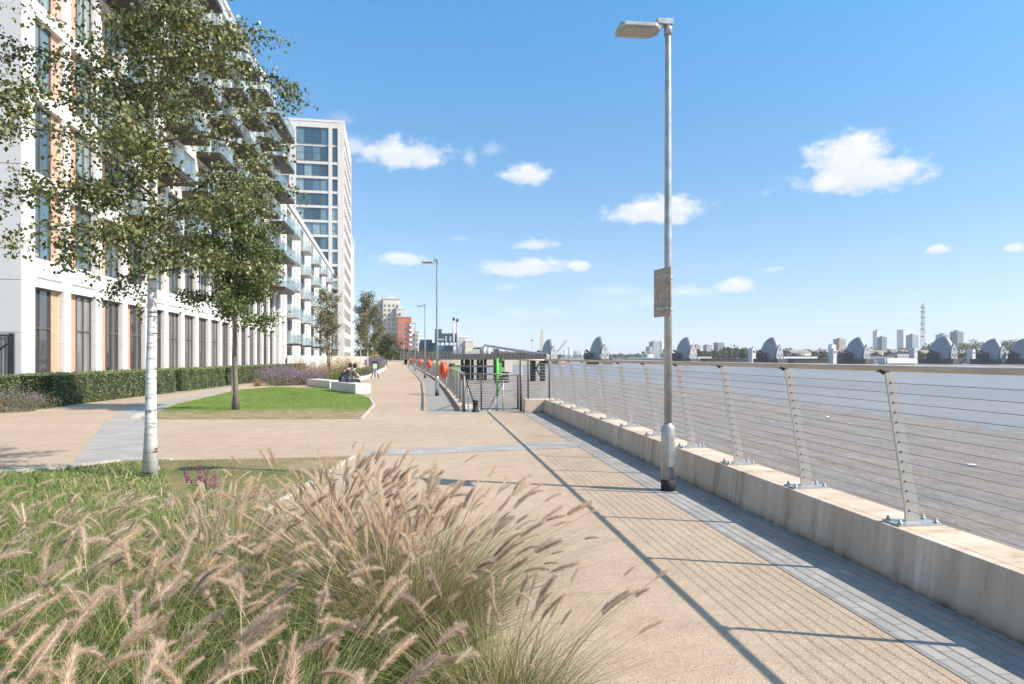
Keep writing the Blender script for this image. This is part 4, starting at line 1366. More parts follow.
AZL, AZR = math.pi + .12, -.12
tree('birch_tree', 'nearest birch tree with smooth white trunk and loose leafy crown cut by the top edge', (-3.92, 10.22, 0), 9.6, 2.75,
     lambda f: 2.25 * (.62 + .5 * math.sin(math.pi * min(1, f * 1.25 + .12))) * (1 - .40 * f), 50, 32000, .062, .088, 7, MT['leaf'], MT['birch'], .42, (.15, .85), 7, lean=(.12, .1), spread=.085,
     extra=((4.6, AZL, 2.5, .35), (3.9, AZL + .3, 2.1, .2), (5.4, AZL - .2, 2.6, .3), (5.9, AZR, 1.9, .35), (6.4, AZR + .3, 1.7, .3), (3.4, AZL - .25, 1.6, .1), (3.7, AZR - .3, 1.2, .3)) + tuple((3.0 + .19 * k, -1.4 + .55 * math.sin(k * 2.1), .75 + .3 * math.sin(k * 1.3), .3) for k in range(22)))
tree('maple_tree', 'dense dark green tree on a slim brown trunk in the lawn island', (-6.15, 22.82, 0), 7.6, 2.75,
     lambda f: 1.55 * (.75 + .45 * math.sin(math.pi * min(1, f * 1.1 + .1))) * (1 - .55 * f), 44, 20000, .095, .10, 8, MT['leaf2'], MT['bark'], .25, (.15, .9), 7, spread=.13)
tree('birch_tree', 'thin white birch trunk standing close beside the brown trunk in the lawn island', (-6.45, 23.6, 0), 5.4, 3.2,
     lambda f: .9 * (1 - .5 * f), 14, 2600, .09, .055, 9, MT['leaf2'], MT['birch'], .3, (.3, .9), 5, spread=.12)
tree('birch_tree', 'sparse slender birch in front of the balconied flats, behind the seated people', (-8.9, 62, 0), 7.4, 1.6,
     lambda f: 1.55 * (.7 + .4 * math.sin(math.pi * f)) * (1 - .5 * f), 34, 5200, .13, .07, 10, MT['leaf3'], MT['bark'], .1, (.6, 1.1), 5, spread=.16)
tree('birch_tree', 'olive green birch with bare top twigs, right of the pale tower', (-6.5, 74, 0), 8.6, 1.9,
     lambda f: 1.9 * (.75 + .4 * math.sin(math.pi * f)) * (1 - .75 * f), 40, 7000, .15, .08, 12, MT['leaf3'], MT['birch'], .1, (.7, 1.2), 5, spread=.2)
tree('birch_tree', 'thin white stemmed young birch just left of the olive green birch', (-6.95, 71, 0), 5.6, 2.4,
     lambda f: .8 * (1 - .5 * f), 14, 1500, .13, .06, 13, MT['leaf3'], MT['birch'], .1, (.7, 1.2), 4, spread=.15)
tree('maple_tree', 'small dark round tree beyond the twin birches, below the far white tower block', (-7.4, 122, 0), 5.2, 1.2,
     lambda f: 2.2 * (.6 + .5 * math.sin(math.pi * f)), 24, 3000, .26, .12, 14, MT['fartree'], MT['bark'], .1, (.3, .9), 4, spread=.25)

# dry bits blown against the wall and across the path
rr = np.random.default_rng(99)
lx = np.concatenate([3.44 - np.abs(rr.normal(0, .035, 420)), rr.uniform(-1.5, 3.4, 110), rr.uniform(-7, -1.5, 60)])
ly = np.concatenate([rr.uniform(1.5, 20, 420), rr.uniform(2, 18, 110), rr.uniform(12, 19, 60)])
lv, lf = leaves(np.stack([lx, ly, np.full(len(lx), .016)], -1), .022, rr, 0, .6)
lv[:, 2] = .012 + np.abs(lv[:, 2] - .016) * .35
tag(link('leaf_litter', npmesh('leaf_litter', [(lv, lf, 0)], MT['rust'])), 'dry leaf bits along the foot of the wall and on the path', None, None, 'stuff')

# ------------------------------------------------------------------ near buildings
def panes(parent, specs, glassmat, framemat, mull=None, most=95, name='window', fw=.06, dep=.07, sill=False):
    """specs: (origin, across, up-size) with origin = lower corner, across = vector along the wall, nrm = outward; equal sizes share a mesh"""
    cache = {}
    specs = sorted(specs, key=lambda s: s[5])

    def geo(w, h, kind, nm):
        g = MB(); g.box(0, w, -.02, 0, 0, h, 0)
        f = MB()
        f.box(0, fw, 0, dep, 0, h); f.box(w - fw, w, 0, dep, 0, h); f.box(fw, w - fw, 0, dep, h - fw, h); f.box(fw, w - fw, 0, dep, 0, fw)
        for a in kind[0]: f.box(a * w - fw * .45, a * w + fw * .45, 0, dep * .9, fw, h - fw)
        for b in kind[1]: f.box(fw, w - fw, 0, dep * .8, b * h - fw * .45, b * h + fw * .45)
        return g, f
    late = MB(); n = 0
    for (o, rot, w, h, kind, dist) in specs:
        key = (round(w, 2), round(h, 2), kind)
        if key not in cache:
            g, f = geo(w, h, kind, name)
            cache[key] = (g.mesh(name, glassmat), f.mesh('frame', framemat), g, f)
        if n < most:
            win = link(name, cache[key][0], parent, o, rot)
            link('frame', cache[key][1], win)
        else:
            M = Matrix.Translation(o) @ Matrix.Rotation(rot, 4, 'Z')
            for q, b in ((cache[key][2], 0), (cache[key][3], 1)):
                late.add([M @ Vector(v) for v in q.v], q.f, b)
        n += 1
    if late.v:
        x = late.build(name, [glassmat, framemat], parent)
        x['kind'] = 'stuff'


# --- long white apartment building on the left; local +y runs along the facade, local +x faces the river
PH = R(1.4)
A = thing('apartment_building', 'long white apartment building nearest on the left, with orange panels and brown balconies', 'building', (-15.5, 28.3, 0), PH)
LEN, PIT, REC = 49.4, 3.02, .30
LV = [5.70 + 3.42 * k for k in range(8)]          # floor levels above the tall ground floor
TOP = LV[7] + .6
m = MB(); m.box(-19, -REC, .02, LEN - .02, 0, TOP - .3); m.build('wall', MT['stone2'], A)
piers = [(0.0, .90)] + [(.15 + PIT * k, .77 + PIT * k) for k in range(1, 17)]
m = MB()
for a, b in piers: m.box(-REC + .001, 0, a, b, 0, TOP)
m.build('pier', MT['stone'], A)
for (a0, a1), (b0, b1) in zip(piers[:-1], piers[1:]):
    m = MB(); m.box(-REC + .002, -.012, a1, b0, 4.50, LV[0] - .04); s_ = m.build('lintel', MT['stone'], A)
    m = MB(); m.box(-.014, .012, a1 + .12, b0 - .12, 4.86, 4.93); m.build('vent_slot', MT['frame_grey'], s_)
for L in LV[1:]:
    m = MB(); m.box(-REC + .002, -.03, .9, piers[-1][0], L - .62, L - .04); m.build('spandrel', MT['stone'], A)
m = MB()
for z0, z1 in ((0.02, 2.64), (2.66, 4.66), (4.685, 5.86), (5.885, 9.1), (9.13, 12.5), (12.53, 15.9), (15.93, 19.3), (19.33, 22.8), (22.83, 26.2), (26.23, TOP - .3)):
    if z0 < 2.6: m.box(-.24, -.02, -.035, .0, z0, z1); m.box(-19, -3.1, -.035, .0, z0, z1)
    else:
        m.box(-6.4, -.02, -.035, .0, z0, z1); m.box(-12.7, -6.43, -.035, .0, z0, z1); m.box(-19, -12.73, -.035, .0, z0, z1)
m.build('gable_cladding', MT['gable'], A)
m = MB(); m.box(-19.1, .05, -.06, LEN + .05, TOP - .3 + .001, TOP); m.build('roof_coping', MT['stone2'], A)
m = MB(); m.box(-3.1, -.26, -.03, -.01, 0.02, 2.64); m.build('entrance_recess', MT['frame_grey'], A)
m = MB()
for k in range(22): m.box(-3.05 + k * .13, -3.03 + k * .13, -.10, -.08, .05, 2.5)
m.box(-3.1, -.26, -.105, -.075, 2.5, 2.56); m.box(-3.1, -.26, -.105, -.075, .05, .1); m.box(-.42, -.27, -.11, -.04, .02, 2.6)
m.beam((-3.0, -.07, .3), (-.5, -.07, 2.2), .06, .04)
m.build('entrance_gate', MT['dark'], A)
# recessed bays: orange panel and window
ops = []; specs = []
balc = [[(f >= 1 and b >= 2 and ((b + f) % 2 == 0 or b in (15,))) for b in range(16)] for f in range(7)]
for b in range(16):
    y0, y1 = piers[b][1], piers[b + 1][0]
    for f in range(-1, 7):
        zb, zt = (0.0, 4.50) if f < 0 else (LV[f] - .04, LV[f + 1] - .62)
        left = b != 0
        wo = .95 if f < 0 or not balc[f][b] else .0
        if b == 0: wo = .62
        if wo:
            ops.append((b * 3 + max(f, 0) * 4, (y0 if left else y1 - wo, wo, zb, zt)))
        w0, w1 = (y0 + wo + .01, y1 - .01) if left else (y0 + .01, y1 - wo - .01)
        W = w1 - w0
        kind = ((.52,), (.64,)) if f < 0 else ((.5,), ())
        specs.append(((-REC + .022, w0, zb + .02), R(90), W, zt - zb - .04, kind, w0 + max(f, 0) * 3))
# local frame of a window: x along the wall, y outward -> rotate so that +x = +y local and +y = -x; mirror by building from the far jamb
specs = [((o[0], o[1] + w, o[2]), R(-90), w, h, k, d) for (o, rot, w, h, k, d) in specs]
late = MB(); cache = {}
for q, (_, (ya, wo, zb, zt)) in enumerate(sorted(ops)):
    if q >= 98: late.box(-REC + .001, -REC + .05, ya, ya + wo, zb, zt); continue
    key = (round(wo, 2), round(zt - zb, 2))
    if key not in cache: m = MB(); m.box(.001, .05, 0, wo, 0, zt - zb); cache[key] = m.mesh('orange_panel', MT['terracotta'])
    link('orange_panel', cache[key], A, (-REC, ya, zb))
if late.v: late.build('orange_panel', MT['terracotta'], A)['kind'] = 'stuff'
panes(A, [s for s in specs if s[0][2] < 1], MT['glass_dark'], MT['frame'], name='ground_window')
panes(A, [s for s in specs if s[0][2] >= 1], MT['glass_teal'], MT['frame'], most=96)
for f in range(7):
    for b in range(16):
        if not balc[f][b]: continue
        y0, y1 = piers[b][0] + .05, piers[b + 1][1] - .05 + (2.6 if b == 15 else 0)
        if b in (0, 1): continue
        P = 1.62
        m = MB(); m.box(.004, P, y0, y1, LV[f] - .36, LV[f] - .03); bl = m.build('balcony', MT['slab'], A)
        g = MB(); g.box(P - .05, P - .03, y0 + .02, y1 - .02, LV[f] - .22, LV[f] + 1.08)
        g.box(.02, P - .055, y0 + .02, y0 + .04, LV[f] - .22, LV[f] + 1.08); g.box(.02, P - .055, y1 - .04, y1 - .02, LV[f] - .22, LV[f] + 1.08)
        g.build('balustrade', MT['balglass'], bl)
        h = MB(); h.box(P - .07, P - .01, y0, y1, LV[f] + 1.085, LV[f] + 1.12); h.box(.02, P - .075, y0, y0 + .05, LV[f] + 1.085, LV[f] + 1.12); h.box(.02, P - .075, y1 - .05, y1, LV[f] + 1.085, LV[f] + 1.12)
        h.build('handrail', MT['frame_grey'], bl)
        if (b * 7 + f * 5) % 3 == 0:
            q = MB(); cx, cy, z = .8, (y0 + y1) / 2, LV[f] - .03
            q.box(cx - .25, cx + .25, cy - .25, cy + .25, z + .42, z + .46); q.box(cx + .2, cx + .25, cy - .25, cy + .25, z + .46, z + .9)
            for sx in (-.22, .22):
                for sy in (-.22, .22): q.box(cx + sx - .02, cx + sx + .02, cy + sy - .02, cy + sy + .02, z, z + .42)
            tag(q.build('balcony_chair', MT['dark'], bl))

# --- mid-rise balconied block behind it
PH2 = R(3.44)
B = thing('apartment_building', 'white six storey apartment block with stacked glass balconies, between the long building and the tower', 'building', (-16.75, 79.6, 0), PH2)
L2, FH2 = 77.4, 3.36
m = MB(); m.box(-16, -.25, .0, L2, 0, FH2 * 6); m.build('wall', MT['stone2'], B)
bays2 = [(5.6 + 13.4 * k) for k in range(6)]
slots2 = [(y0 + d_) for y0 in [-7.8] + bays2 for d_ in (6.4, 9.9) if 0 < y0 + d_ < 76]
m = MB()
cur = 0.0
for y, w_ in sorted([(y, 4.4) for y in bays2] + [(y, 1.5) for y in slots2]):
    m.box(-.249, .02, cur, y, 0, FH2 * 6); cur = y + w_
m.box(-.249, .02, cur, L2, 0, FH2 * 6)
for f in range(7): 
    for y, w_ in [(y, 4.4) for y in bays2] + [(y, 1.5) for y in slots2]: m.box(-.249, -.01, y, y + w_, max(0, f * FH2 - .32), f * FH2 + .06)
m.build('frame_wall', MT['stone'], B)
m = MB(); m.box(-16.1, .25, -.1, L2 + .1, FH2 * 6 + .06, FH2 * 6 + .75); m.build('parapet', MT['stone'], B)
m = MB(); m.box(-14, -1.6, .3, L2 - .3, FH2 * 6 + .75, FH2 * 6 + 2.2); m.build('roof_glazing', MT['balglass'], B)
specs = []
for y in bays2:
    for f in range(6):
        specs.append(((-.22, y + 4.35, f * FH2 + .08), R(-90), 4.3, FH2 - .45, ((.33, .66), ()), y + f))
for y in slots2:
    for f in range(6): specs.append(((-.22, y + 1.47, f * FH2 + .08), R(-90), 1.44, FH2 - .45, ((.5,), ()), y + f))
for f in range(6):
    specs.append(((-1.2, -.001, f * FH2 + .5), R(180), 1.4, 2.3, ((.5,), ()), f)); specs.append(((-4.2, -.001, f * FH2 + .5), R(180), 1.4, 2.3, ((.5,), ()), f))
panes(B, specs, MT['glass'], MT['frame_grey'])
for y in bays2:
    for f in range(1, 6):
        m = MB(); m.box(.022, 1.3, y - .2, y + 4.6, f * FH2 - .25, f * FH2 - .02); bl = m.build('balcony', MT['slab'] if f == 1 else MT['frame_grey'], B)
        g = MB(); g.box(1.25, 1.28, y - .18, y + 4.58, f * FH2 - .05, f * FH2 + 1.1); g.box(.05, 1.24, y - .18, y - .16, f * FH2 - .015, f * FH2 + 1.1); g.box(.05, 1.24, y + 4.56, y + 4.58, f * FH2 - .015, f * FH2 + 1.1)
        g.build('balustrade', MT['balglass'], bl)
for y in bays2[:5]:
    m = MB(); m.box(.3, 2.2, y - 1.4, y + 4.2, 0, 1.9); m.build('terrace_wall', MT['stone'], B)

# --- white residential tower
C_ = thing('tower_block', 'tall white residential tower with blue glazing, behind the six storey block', 'building', (-18.95, 157.0, 0), PH2)
HT, FT = 54.3, 3.26
m = MB(); m.box(-30, -.3, .35, 31, 0, HT - .8); m.build('wall', MT['stone2'], C_)
m = MB()
# south front (facing the camera): pier, glazed strip, thin pier, dark balcony strip, corner pier
for a, b in ((-1.4, 0.0), (-3.4, -2.6), (-11.9, -10.4), (-30, -28.2)): m.box(a, b, 0, .349, 0, HT)
m.box(-10.4, -1.4, .02, .349, HT - 1.3, HT)
m.box(-30, -11.9, .02, .349, HT - 1.0, HT - .1)
m.box(-10.4, -3.4, .05, .349, 0, FT * 4.3)
for k in range(5, 15): m.box(-10.4, -1.4, .04, .348, HT - 9.2 - FT * (k - 5) - .28, HT - 9.2 - FT * (k - 5) + .28)
for k in range(1, 16): m.box(-28.2, -11.9, .06, .348, FT * k - .3, FT * k + .3)
m.build('front_frame', MT['towerstone'], C_)
specs = []
for k in range(10):
    z0 = HT - 9.2 - FT * (k + 1) + .29
    if z0 < 12: break
    for j in range(4): specs.append(((-3.42 - 1.745 * j, .30, z0), R(180), 1.73, FT - .58, ((), ()), k))
    specs.append(((-1.42, .32, z0), R(180), 1.16, FT - .58, ((), (.35,)), k))
for j in range(5): specs.append(((-1.5 - 1.77 * j, .30, HT - 4.9), R(180), 1.75, 3.5, ((), ()), 0)); specs.append(((-1.5 - 1.77 * j, .20, HT - 8.7), R(180), 1.75, 3.2, ((), (.55,)), 0))
panes(C_, specs, MT['glass_teal'], MT['frame'], name='front_window', fw=.05)
specs = [((-12.0 - 2.1 * j, .30, FT * k + .35), R(180), 2.05, FT - .7, ((), ()), 20 - k) for k in range(5, 16) for j in range(6)]
panes(C_, specs, MT['glass_teal'], MT['frame_grey'], most=60, name='side_window')
# river side: small punched openings in pale wall
m = MB(); m.box(-.299, 0, .35, 31, 0, HT); m.build('river_wall_face', MT['towerstone'], C_)
specs = [((.005, 3.1 + 3.9 * j, FT * k + .9), R(-90), 1.5, 2.0, ((), ()), -k) for k in range(0, 16) for j in range(7)]
panes(C_, specs, MT['glass'], MT['frame'], most=98, name='punched_window')
m = MB(); m.box(-30.2, .08, -.05, 31.1, HT + .001, HT + .5); m.build('parapet', MT['stone'], C_)

D = thing('apartment_building', 'plain white slab block peeping out right of the tall tower', 'building', (-22.9, 205, 0), PH2)
m = MB(); m.box(-18, 0, 0, 22, 0, 37.5); m.build('wall', MT['farwin4'], D)
m = MB(); m.box(-18.2, .2, -.2, 22.2, 37.5, 38.2); m.build('roof_coping', MT['stone'], D)
m = MB(); m.beam((-26, 108, .9), (-9.5, 114, .9), .3, 1.8)
tag(m.build('garden_wall', MT['creamrender']), 'low tan wall behind the planting, at the foot of the far white block', 'wall')

# --- three stepped tower blocks farther up the river
def far_tower(name, label, px, d, w, dep, h, wallm, winm, nb, fh=2.9, yaw=.25, strip=None):
    p = at(px, d)
    t = thing(name, label, 'building', p, yaw)
    m = MB(); m.box(-w / 2, w / 2, 0, dep, 0, h); m.build('wall', wallm, t)
    m = MB(); m.box(-w / 2 - .3, w / 2 + .3, -.3, dep + .3, h, h + .7); m.box(-w * .25, w * .2, dep * .3, dep * .7, h + .7, h + 3.2); m.build('roof', MT['palegrey'], t)
    specs = []
    nf = int(h / fh)
    for k in range(1, nf):
        for j in range(nb):
            x = w / 2 - (j + .28) * w / nb
            specs.append(((x, -.03, k * fh + .7), R(180), w / nb * .5, 1.4, ((), ()), -k))
    panes(t, specs, MT['glass_dark'], MT['frame_grey'], name='window')
    if strip:
        for k in range(1, nf):
            m = MB(); a, b, mt = strip; m.box(a, b, -1.4, -.05, k * fh - .15, k * fh + .9); m.build('balcony', MT[mt], t)
    return t


far_tower('tower_block', 'grey and pale far tower block with dark balcony corner, leftmost of the far group', 381, 425, 9.5, 14, 36.5, MT['palegrey'], 'g', 3, yaw=.1, strip=(2.6, 4.75, 'frame_grey'))
far_tower('tower_block', 'cream far tower block in the middle of the trio, with slim penthouse', 391.5, 420, 10.2, 14, 37.2, MT['creamrender'], 'g', 4, yaw=.1)
far_tower('tower_block', 'cream stepped far block with dark balconies, just left of the red one', 400.5, 414, 4.6, 12, 30.5, MT['creamrender'], 'g', 2, yaw=.1, strip=(-2.3, -.2, 'frame_grey'))
far_tower('tower_block', 'red brick far tower block with white balconies on its right edge', 404.5, 408, 8.2, 12, 25.4, MT['brick'], 'g', 2, yaw=.1, strip=(2.8, 4.6, 'white'))
far_tower('apartment_building', 'dark low block just right of the red far tower', 412.5, 440, 5.0, 12, 16.5, MT['farwin5'], 'g', 2, yaw=.1)
far_tower('apartment_building', 'small cream topped block at the right end of the far towers', 415.5, 460, 4.6, 10, 18.5, MT['creamrender'], 'g', 2, yaw=.1)

# ------------------------------------------------------------------ refinery on the bend of the north bank
def boxes(name, label, cat, px, d, yaw, parts, group=None, z=0.0):
    """parts: (part name, material, [(x0, x1, y0, y1, z0, z1), ...])"""
    t = thing(name, label, cat, at(px, d, z), yaw, group)
    for pn, mt, bs in parts:
        m = MB()
        for b in bs: m.box(*b)
        m.build(pn, MT[mt], t)
    return t


U = 500 / 683   # metres per pixel at 500 m
DR = 500
boxes('factory_building', 'dark blue clad refinery hall with sloping roof, left of the second lamp post', 'building', 428, 505, 0,
      [('wall', 'blueclad2', [(-9, 7, 0, 18, 0, 11.5)]), ('roof', 'blueclad', [(-9.3, 7.3, -.3, 18.3, 11.5, 12.2), (-6, 3, 2, 14, 12.2, 14.6)]), ('doorway', 'palegrey', [(-3, -1, -.1, .2, 0, 5)])])
boxes('factory_building', 'tall blue refinery house on legs with open frame, beside the twin chimneys', 'building', 448, 500, 0,
      [('wall', 'blueclad2', [(-9.5, 7.5, 0, 12, 12.5, 18.8)]), ('head_house', 'blueclad', [(-9.5, -4.5, 1, 10, 18.8, 22.2)]), ('base_hall', 'blueclad', [(-11, 15, -.5, 16, 0, 10.3)]),
       ('frame', 'blueclad2', [(-9.4 + 3.3 * k, -8.6 + 3.3 * k, .5, 1.3, 10.3, 12.5) for k in range(6)]), ('window_strip', 'palegrey', [(-2, -.8, -.06, .1, 13, 17), (1.2, 2.4, -.06, .1, 13, 17), (-8, -3, -.06, .1, 14, 15)]),
       ('roof', 'palegrey', [(-4.4, 7.6, -.1, 12.1, 18.8, 19.4)])])
boxes('factory_building', 'white refinery block with grey side beside the chimneys', 'building', 462.5, 496, 0, [('wall', 'palegrey', [(-4, 5, 0, 10, 0, 16)]), ('shutter', 'white', [(-6.5, -.5, -2, -.05, 0, 9.5)]), ('roof', 'white', [(-4.2, 5.2, -.2, 10.2, 16, 17)])])
boxes('factory_building', 'cream low refinery store with stepped roof, right of the white block', 'building', 471, 490, 0, [('wall', 'creamrender', [(-4.5, 6.5, 0, 12, 0, 6.5), (-4, 1.5, 1, 10, 6.5, 13)]), ('roof', 'white', [(-4.2, 1.7, .8, 10.2, 13, 13.8), (1.52, 6.7, -.2, 12.2, 6.5, 7.1)])])
boxes('factory_building', 'dark shed between the cream store and the grey silos', 'building', 478, 500, 0, [('wall', 'blueclad2', [(-5, 4, 0, 12, 0, 8.6)]), ('roof', 'frame_grey', [(-5.2, 4.2, -.2, 12.2, 8.6, 9.2)])])
for k, (px, r_, h, lab) in enumerate(((484, 2.0, 9.8, 'left grey silo at the foot of the conveyor'), (488.5, 1.6, 9.0, 'right slimmer grey silo at the foot of the conveyor'))):
    t = thing('silo', lab, 'silo', at(px, 498)); m = MB(); m.lathe([(r_, 0), (r_, h - 1)], 14); m.build('shell', MT['palegrey'], t)
    m = MB(); m.lathe([(r_ + .05, h - 1), (r_ * .4, h), (0, h)], 14); m.build('cap', MT['galv'], t)
for px, hh, lab, bt in ((453.7, 30.3, 'left refinery chimney, pale with a black tip', 'palegrey'), (457.3, 29.4, 'right refinery chimney, dark grey with a black tip', 'frame_grey')):
    t = thing('chimney', lab, 'chimney', at(px, 494))
    m = MB(); m.lathe([(.85, 0), (.62, hh - 2.2)], 12); m.build('shaft', MT[bt], t)
    m = MB(); m.lathe([(.85, hh - 2.2), (.95, hh - 1.2), (.7, hh), (.5, hh)], 12); m.build('tip', MT['black'], t)
t = thing('conveyor', 'long inclined conveyor gallery sloping down from the refinery to the jetty', 'conveyor', at(484, 495))
a, b = at(485, 495, 10.2) - at(484, 495), at(548, 440, 2.8) - at(484, 495)
m = MB(); m.beam(a, b, 2.2, 1.6); m.build('gallery', MT['frame_grey'], t)
m = MB()
for q in (.15, .35, .55, .75, .92):
    p = a + (b - a) * q; m.beam((p.x, p.y, -4), (p.x, p.y, p.z - .5), .4)
m.build('trestle', MT['frame_grey'], t)

# ------------------------------------------------------------------ jetty
JA, JB = at(404, 158), at(548, 150)
ang = math.atan2(JB.y - JA.y, JB.x - JA.x); JL = (JB - JA).length
J = thing('jetty', 'long rusty brown jetty on black piles crossing the view behind the gate', 'jetty', JA, ang)
m = MB(); m.box(0, JL, -2, 2, 1.1, 1.75); m.build('deck', MT['rusty'], J)
m = MB(); m.box(0, JL, -2.08, -2.0, 1.75, 2.45); m.build('parapet_panel', MT['rusty'], J)
m = MB(); m.box(JL * .32, JL * .78, -3.2, -2.2, -.55, -.15); m.build('lower_walkway', MT['rusty'], J)
for k in range(0, 40):
    m = MB(); x = k * JL / 39; m.box(x - .05, x + .05, -2.14, -2.085, 1.2, 2.75)
    m.build('rail_post', MT['frame_grey'], J)
m = MB(); m.box(0, JL, -2.15, -2.07, 2.75, 2.85); m.build('handrail', MT['frame_grey'], J)
for x in [JL * q for q in (.03, .1, .17, .43, .475, .54, .565, .655, .67, .9, .965)]:
    for y in (-1.4, 1.4):
        m = MB(); m.lathe([(.34, -6), (.34, 1.1)], 10, 0, (x, y, 0)); m.build('pile', MT['pile'], J)
for x0, x1 in ((.43, .475), (.54, .565), (.9, .965)):
    m = MB(); m.beam((JL * x0, -1.8, -2.6), (JL * x1, -1.8, 1.0), .3); m.beam((JL * x1, -1.83, -2.6), (JL * x0, -1.83, 1.0), .3); m.build('cross_brace', MT['pile'], J)
for px, d, z1, lab in ((452, 128, -.1, 'dark pile with bright green front, left of the gate beyond the railing'), (497.5, 132, .6, 'dark pile with bright green front right behind the green marker post')):
    t = thing('dolphin_pile', lab, 'pile', at(px, d)); m = MB(); m.lathe([(.55, -6), (.55, z1 + .6)], 10); m.build('pile', MT['pile'], t)
    m = MB(); m.box(-.15, .75, -.75, -.45, -2.0, z1); m.build('fender', MT['green'], t)
t = thing('fender_cluster', 'pale timber fender block on a dark pile, right of the green marker', 'pile', at(505, 138)); m = MB(); m.lathe([(.8, -6), (.8, -1.3)], 10); m.build('pile', MT['pile'], t)
m = MB(); m.box(-.2, 1.4, -1, .6, -1.3, 1.0); m.build('block', MT['creamrender'], t); m = MB(); m.box(-1.4, -.25, -.9, .5, -.4, 1.0); m.build('cap', MT['pile'], t)

# ------------------------------------------------------------------ tidal barrier: roofed piers across the river
def hood_mesh(L=21.0, W=11.5, H=19.0):
    """shell roof: pointed-arch sections, rising from the tail to a peak, then cut back towards the gabled end"""
    ns, na = 22, 15
    V, F = [], []
    for i in range(ns):
        s = i / (ns - 1)
        y = L * (1 - s)                     # s=0 tail, s=1 front
        if s < .70: h = H * math.sqrt(max(0.0, 1 - (1 - s / .70) ** 2.0)) ** .92
        else: h = H * (1 - .42 * ((s - .70) / .30) ** 1.4)
        w = W / 2 * (.35 + .65 * min(1, (s / .45)) ** .6)
        for k in range(na):
            a = math.pi * k / (na - 1)
            c = math.cos(a); q = abs(math.sin(a))
            x = w * c
            z = h * (1 - abs(c) ** 2.0) ** .8
            V.append((x, y, z))
    for i in range(ns - 1):
        for k in range(na - 1):
            F.append((i * na + k, i * na + k + 1, (i + 1) * na + k + 1, (i + 1) * na + k))
    return V, F


V, F = hood_mesh()
m = MB(); m.add(V, F, 0, True); hood_me = m.mesh('roof_shell', MT['hood'])
m = MB()
pf = [(-3.6, 0, 0), (3.6, 0, 0), (3.7, 0, 5.0), (2.9, 0, 8.6), (0, 0, 12.4), (-2.9, 0, 8.6), (-3.7, 0, 5.0)]
m.extr([(x, -1.2, z) for x, y, z in pf], (0, 6, 0)); face_me = m.mesh('end_gable', MT['hoodface'])
m = MB(); m.lathe([(1.0, -.1), (1.0, .1)], 14)
for q, (a, b, c) in enumerate(m.v): m.v[q] = (a, c - 1.25, b + 8.0)
m.box(-2.6, -1.2, -1.3, -1.21, 2.2, 4.2); m.box(1.2, 2.6, -1.3, -1.21, 2.2, 4.2); m.box(-.5, .5, -1.3, -1.21, .2, 2.6)
facewin_me = m.mesh('end_windows', MT['glass_dark'])
m = MB(); m.extr([(-5.6, -4, 0), (5.6, -4, 0), (6.2, 0, 0), (6.2, 22, 0), (0, 30, 0), (-6.2, 22, 0), (-6.2, 0, 0)], (0, 0, -10)); pier_me = m.mesh('pier', MT['pier'])
m = MB(); m.box(-10.5, -6.2, 8, 15, -1.5, 5.0); m.box(6.3, 8.2, 8, 15, -1.5, 3.0); m.beam((-9, 9, 5.0), (-9, 14, 7.4), 1.2); arm_me = m.mesh('gate_machinery', MT['pile'])
m = MB(); m.tube([(-6.4, -3, 0), (-6.4, -3, 3.5)], .35, 8); post_me = m.mesh('marker', MT['palegrey'])
DB = 560
hoods = [(553.5, 540, .84, .36, 'leftmost barrier pier, partly behind the end of the jetty, with silver gable'), (604.5, 545, .96, .34, 'second barrier pier from the left, standing alone in open water'),
         (692.5, 556, .95, .34, 'barrier pier just right of the nearest lamp post'), (779, 560, .95, .32, 'barrier pier in the middle of the right half, before dark trees'),
         (866, 560, .95, .30, 'barrier pier left of the white roofed barge'), (953, 556, 1.0, .28, 'barrier pier right of the lattice mast'),
         (1002, 540, .86, .26, 'smaller barrier pier second from the right edge'), (1032, 530, .84, .24, 'barrier pier cut off by the right edge')]
for px, d, s, yw, lab in hoods:
    t = thing('barrier_pier', lab, 'flood barrier', at(px, d, .2), yw, 'roofed piers of the flood barrier')
    for nm, me in (('roof_shell', hood_me), ('end_gable', face_me), ('pier', pier_me), ('gate_machinery', arm_me), ('marker', post_me)):
        o = link(nm, me, t)
        if nm == 'end_gable': link('end_windows', facewin_me, o)
    t.scale = (s, s, s)
for px, d, h, lab in ((754, 600, 9.5, 'small white capsule tower left of the middle barrier pier'), (835, 600, 9.0, 'small white capsule tower between two barrier piers'), (916, 600, 9.5, 'small white capsule tower under the lattice mast'), (974, 580, 8.5, 'small white capsule tower right of the big barrier pier'), (668, 600, 9, 'small white capsule tower by the nearest lamp post')):
    t = thing('service_tower', lab, 'tower', at(px, d), .35, 'white service towers of the flood barrier')
    m = MB(); m.extr([(-2.2, 0, -5), (2.2, 0, -5), (2.2, 0, h - 1.6), (1.2, 0, h), (-1.2, 0, h), (-2.2, 0, h - 1.6)], (0, 5, 0)); m.build('shaft', MT['palegrey'], t)
    m = MB(); m.box(-1.2, 1.2, -.1, .05, h - 4, h - 2.2); m.build('window', MT['glass_dark'], t)

